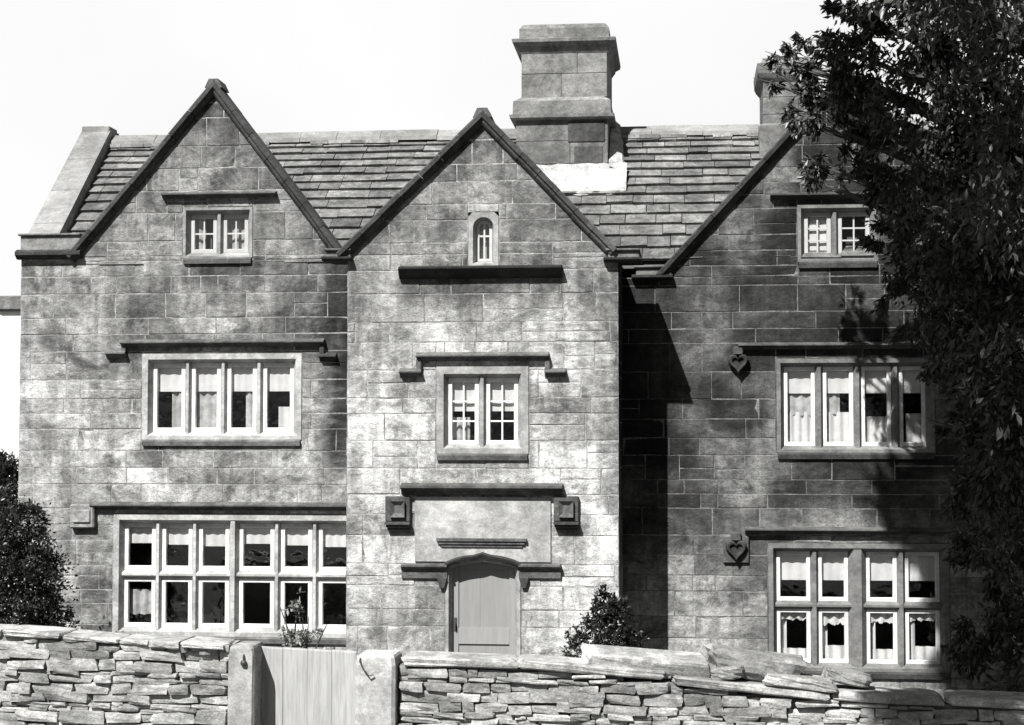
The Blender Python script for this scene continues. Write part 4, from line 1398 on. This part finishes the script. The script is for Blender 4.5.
# the big tree at the right: trunk off to the right of the house front, boughs reaching over the right wing
tx, ty = UX(1085, 500, -4.4), -4.4
tree = thing('broadleaf_tree', 'large dark leafy tree overhanging the right gable of the house', 'tree', (tx, ty, 0))
rt = np.random.default_rng(77)
limb_ends = []
blobs = []
def bl(px, py, Y, r, n, k=None):
    blobs.append((W(px, py, Y), (r, r * 0.95, r * 0.85), n, k or max(6, int(n / 45))))
    limb_ends.append(W(px, py, Y))
spec = [
    # px, py, Y, radius, leaves
    (905, 30, -3.8, 0.95, 2300), (985, 20, -4.6, 1.2, 3200), (1050, 60, -5.0, 1.3, 3000), (868, 62, -3.4, 0.62, 1200),
    (845, 105, -3.0, 0.50, 900), (812, 88, -2.7, 0.33, 420), (795, 62, -2.5, 0.28, 260), (890, 120, -3.4, 0.5, 900),
    (950, 110, -4.0, 1.0, 2600), (1010, 130, -4.6, 1.1, 3000), (848, 160, -2.9, 0.36, 520), (818, 165, -2.6, 0.22, 200), (915, 190, -3.3, 0.62, 1500), (890, 235, -2.2, 0.34, 600),
    (965, 205, -3.8, 1.0, 2900), (1025, 230, -4.4, 1.1, 3000), (806, 178, -2.4, 0.20, 140), (930, 255, -3.3, 0.65, 1500),
    (985, 290, -3.8, 0.95, 2600), (1035, 330, -4.2, 1.1, 2800), (930, 310, -3.0, 0.42, 600), (965, 350, -3.4, 0.62, 1300),
    (1005, 390, -3.8, 0.8, 2100), (1045, 440, -4.2, 1.0, 2400), (985, 440, -3.4, 0.5, 900), (1000, 490, -3.5, 0.55, 1000), (1040, 540, -4.0, 0.8, 1500),
    (902, 292, -1.8, 0.34, 600), (915, 330, -1.7, 0.30, 420), (915, 275, -2.2, 0.40, 900), (1000, 560, -3.0, 0.5, 1300), (985, 640, -3.0, 0.5, 1300), (1005, 700, -3.2, 0.6, 1500), (990, 500, -2.6, 0.5, 1200), (960, 420, -2.6, 0.3, 500), (780, 62, -2.4, 0.20, 160), (800, 70, -2.5, 0.22, 190), (772, 85, -2.4, 0.12, 60), (790, 118, -2.4, 0.16, 110), (822, 45, -2.9, 0.28, 260), (845, 15, -3.3, 0.32, 300), (862, 20, -3.6, 0.40, 380), (800, 120, -2.5, 0.16, 90), (1060, -60, -5.2, 1.5, 3000), (960, -70, -4.6, 1.3, 2600), (900, -40, -4.0, 0.8, 1200),
    (1040, 200, -6.8, 1.2, 1800), (1075, 360, -6.5, 1.1, 1500), (1060, 30, -8.0, 1.4, 1800), (1030, -80, -9.0, 1.6, 2200), (980, -110, -9.0, 1.2, 1500),
    (1060, 640, -3.4, 0.8, 1200), (1020, 620, -2.8, 0.5, 700),
]
for s_ in spec: bl(*s_)
shade_blobs = []  # unseen leaf clusters added towards the sun to shade the right-hand side
for px_, py_, Y_, t_, r_, n_ in ((975, 690, YF, 11, 0.7, 350), (930, 705, YF, 11.5, 0.35, 130), (1030, 710, YF, 11, 0.9, 450), (890, 715, YF, 12, 0.25, 50), (1010, 600, -2.5, 14, 0.9, 1500), (1040, 500, -3, 13.5, 1.1, 1300), (975, 560, -2.0, 14, 0.6, 800), (985, 640, -2.5, 14.5, 0.75, 1300), (985, 690, -3.0, 14.5, 0.7, 900), (1000, 440, -3, 13, 0.7, 700), (950, 395, 0, 12, 0.4, 260), (990, 340, 0, 12.5, 0.6, 300), (975, 450, 0, 12.5, 0.6, 500), (930, 520, 0, 13, 0.35, 200), (985, 580, 0, 13.5, 0.5, 400), (1000, 640, 0, 14, 0.6, 450), (960, 660, 0, 14, 0.22, 90), (965, 520, 0, 13, 0.5, 260), (925, 480, 0, 12.5, 0.35, 130), (900, 500, 0, 13, 0.28, 80), (970, 600, 0, 13.5, 0.45, 220), (1000, 660, 0, 14, 0.6, 300)):
    q_ = Vector(W(px_, py_, Y_)) + tosun * t_
    shade_blobs.append((tuple(q_), (r_, r_, r_ * 0.8), n_, max(8, n_ // 22))); limb_ends.append(tuple(q_))
P_, N_ = clump_points(shade_blobs, rt, 0.1)
leaves('unseen_shade_crown', P_, N_, 0.34, 'leaf_tree', tree, aspect=0.45, droop=0.4, seed=4)
blobs = [(c_, r_, int(n_ * 0.95), max(5, int(k_ * 0.55))) for c_, r_, n_, k_ in blobs]
P_, N_ = clump_points(blobs, rt, 0.25)
leaves('crown', P_, N_, 0.115, 'leaf_tree', tree, aspect=0.36, droop=0.9, seed=3)
mb = MB()
tp = [(tx, ty, 0), (tx + 0.05, ty, 1.5), (tx - 0.1, ty - 0.1, 3.2), (tx - 0.15, ty - 0.15, 5.0), (tx - 0.3, ty - 0.2, 7.0), (tx - 0.5, ty - 0.6, 10.5), (tx - 0.9, ty - 1.2, 13.5)]
mb.tube(tp, [0.46, 0.37, 0.33, 0.29, 0.24, 0.17, 0.08], 10)
mb.build('trunk', M['bark'], tree, smooth=True)
mb = MB()
for e in limb_ends:
    e = Vector(e)
    z0_ = max(1.8, min(12.8, e.z - 1.2 - 0.25 * (Vector((tx, ty, e.z)) - e).length))
    if e.y < -6.2 and e.z > 8.0: z0_ = max(z0_, 11.0)
    k = 1
    s = None
    for a, b in zip(tp, tp[1:]):
        if a[2] <= z0_ <= b[2]:
            f_ = (z0_ - a[2]) / (b[2] - a[2]); s = Vector(a).lerp(Vector(b), f_)
    if s is None: s = Vector(tp[-2])
    mid = s.lerp(e, 0.5) + Vector((rt.uniform(-.15, .15), rt.uniform(-.15, .15), 2.6 if e.y < -6.2 else 0.25))
    mb.tube([s, s.lerp(mid, 0.5) + Vector((0, 0, 0.1)), mid, mid.lerp(e, 0.55) + Vector((0, 0, 0.05)), e], [0.075, 0.06, 0.045, 0.028, 0.008], 6)
    for q in range(4):
        e2 = e + Vector(rt.normal(0, 0.14, 3)); st_ = mid.lerp(e, rt.uniform(0.4, 0.95))
        mb.tube([st_, st_.lerp(e2, 0.5) + Vector((0, 0, 0.04)), e2], [0.014, 0.009, 0.003], 4)
mb.build('limbs', M['bark'], tree, smooth=True)


def shrub(name, label, base, blobs, size, mat, seed, aspect=0.5, stems=8, droop=0.2, tone=(0.6, 1.5), cat='shrub', shell=0.35):
    t = thing(name, label, cat, base)
    rg = np.random.default_rng(seed)
    P, N = clump_points(blobs, rg, shell)
    N[:, 2] += 0.3
    leaves('foliage', P, N, size, mat, t, aspect=aspect, droop=droop, seed=seed, tone=tone)
    mb = MB()
    b = Vector(base)
    for k in range(stems):
        c = Vector(blobs[k % len(blobs)][0]) + Vector(rg.normal(0, 0.12, 3))
        s = b + Vector((rg.uniform(-.12, .12), rg.uniform(-.1, .1), 0))
        mb.tube([s, s.lerp(c, 0.5) + Vector(rg.normal(0, 0.06, 3)), c], [0.025, 0.016, 0.006], 5)
    mb.build('stems', M['bark'], t, smooth=True)
    return t

def bb(px, py, Y, r, n, sq=1.0):
    return (W(px, py, Y), (r, r, r * sq), n, max(6, n // 30))
x_, y_ = UX(25, 600, -2.2), -2.2
shrub('holly_bush', 'dense dark evergreen bush at the left corner of the house, behind the wall', (x_, y_, 0),
      [bb(15, 590, -2.2, 0.70, 6600), bb(-20, 560, -2.0, 0.9, 5600), bb(14, 530, -2.2, 0.42, 3300), bb(32, 560, -2.3, 0.30, 1700), bb(10, 640, -2.2, 0.8, 3500), bb(46, 610, -2.3, 0.30, 1700), bb(62, 640, -2.3, 0.28, 500), bb(68, 622, -2.3, 0.10, 60)],
      0.06, 'leaf_shrub', 21)
x_ = UX(-20, 600, 1.2)
shrub('evergreen_tree', 'dark evergreen tree rising beside the left end wall of the house', (x_, 1.2, 0),
      [bb(-6, 482, 1.2, 0.45, 5500), bb(4, 470, 1.2, 0.22, 1500), bb(-25, 530, 1.2, 0.75, 5200), bb(-2, 545, 1.2, 0.45, 4500), bb(-25, 620, 1.2, 0.9, 4200)], 0.06, 'leaf_shrub', 22, cat='tree')
x_ = UX(605, 640, -2.3)
shrub('garden_bush', 'dark leafy bush growing at the right corner of the porch, behind the wall', (x_, -2.3, 0),
      [bb(606, 640, -2.3, 0.36, 2600), bb(617, 613, -2.2, 0.24, 1700), bb(606, 606, -2.3, 0.17, 820), bb(602, 590, -2.3, 0.08, 70), bb(585, 650, -2.0, 0.24, 420), bb(572, 640, -2.0, 0.12, 110), bb(630, 645, -2.2, 0.27, 800), bb(618, 670, -2.3, 0.4, 700), bb(580, 668, -2.1, 0.2, 250), bb(632, 680, -2.3, 0.3, 500)],
      0.055, 'leaf_shrub', 23)
x_ = UX(300, 640, -0.7)
shrub('window_plant', 'small pale twiggy plant in front of the six-light window, above the gate', (x_, -0.7, 0),
      [bb(300, 638, -0.7, 0.20, 420, 0.6), bb(288, 634, -0.7, 0.10, 50), bb(314, 636, -0.7, 0.10, 60), bb(297, 608, -0.7, 0.13, 70, 2.0), bb(290, 605, -0.7, 0.06, 30, 3.0)], 0.075, 'leaf_pale', 24, aspect=0.35, stems=10, cat='plant', shell=0.2)

# ------------------------------------------------------------------ whitewashed outbuilding on the far left
YO = 6.5
ox1 = UX(60, 400, YO); ox0 = ox1 - 6.0
zo = UZ(10, 310, YO); zo1 = UZ(10, 296, YO)
ob = thing('outbuilding', 'whitewashed outbuilding with stone coping, just left of the house', 'outbuilding', ((ox0 + ox1) / 2, YO, 0))
mb = MB(); mb.box(ox0, YO, 0, ox1, YO + 5, zo, 1, 0.03); mb.build('wall', M['whitewash'], ob)
mb = MB()
x = ox0 - 0.1
while x < ox1:
    w = R.uniform(0.7, 1.1); mb.box(x, YO - 0.1, zo - 0.001, x + w - 0.006, YO + 5.1, zo1, R.uniform(0.8, 1.1), 0.015); x += w
mb.build('coping', M['chimney'], ob)
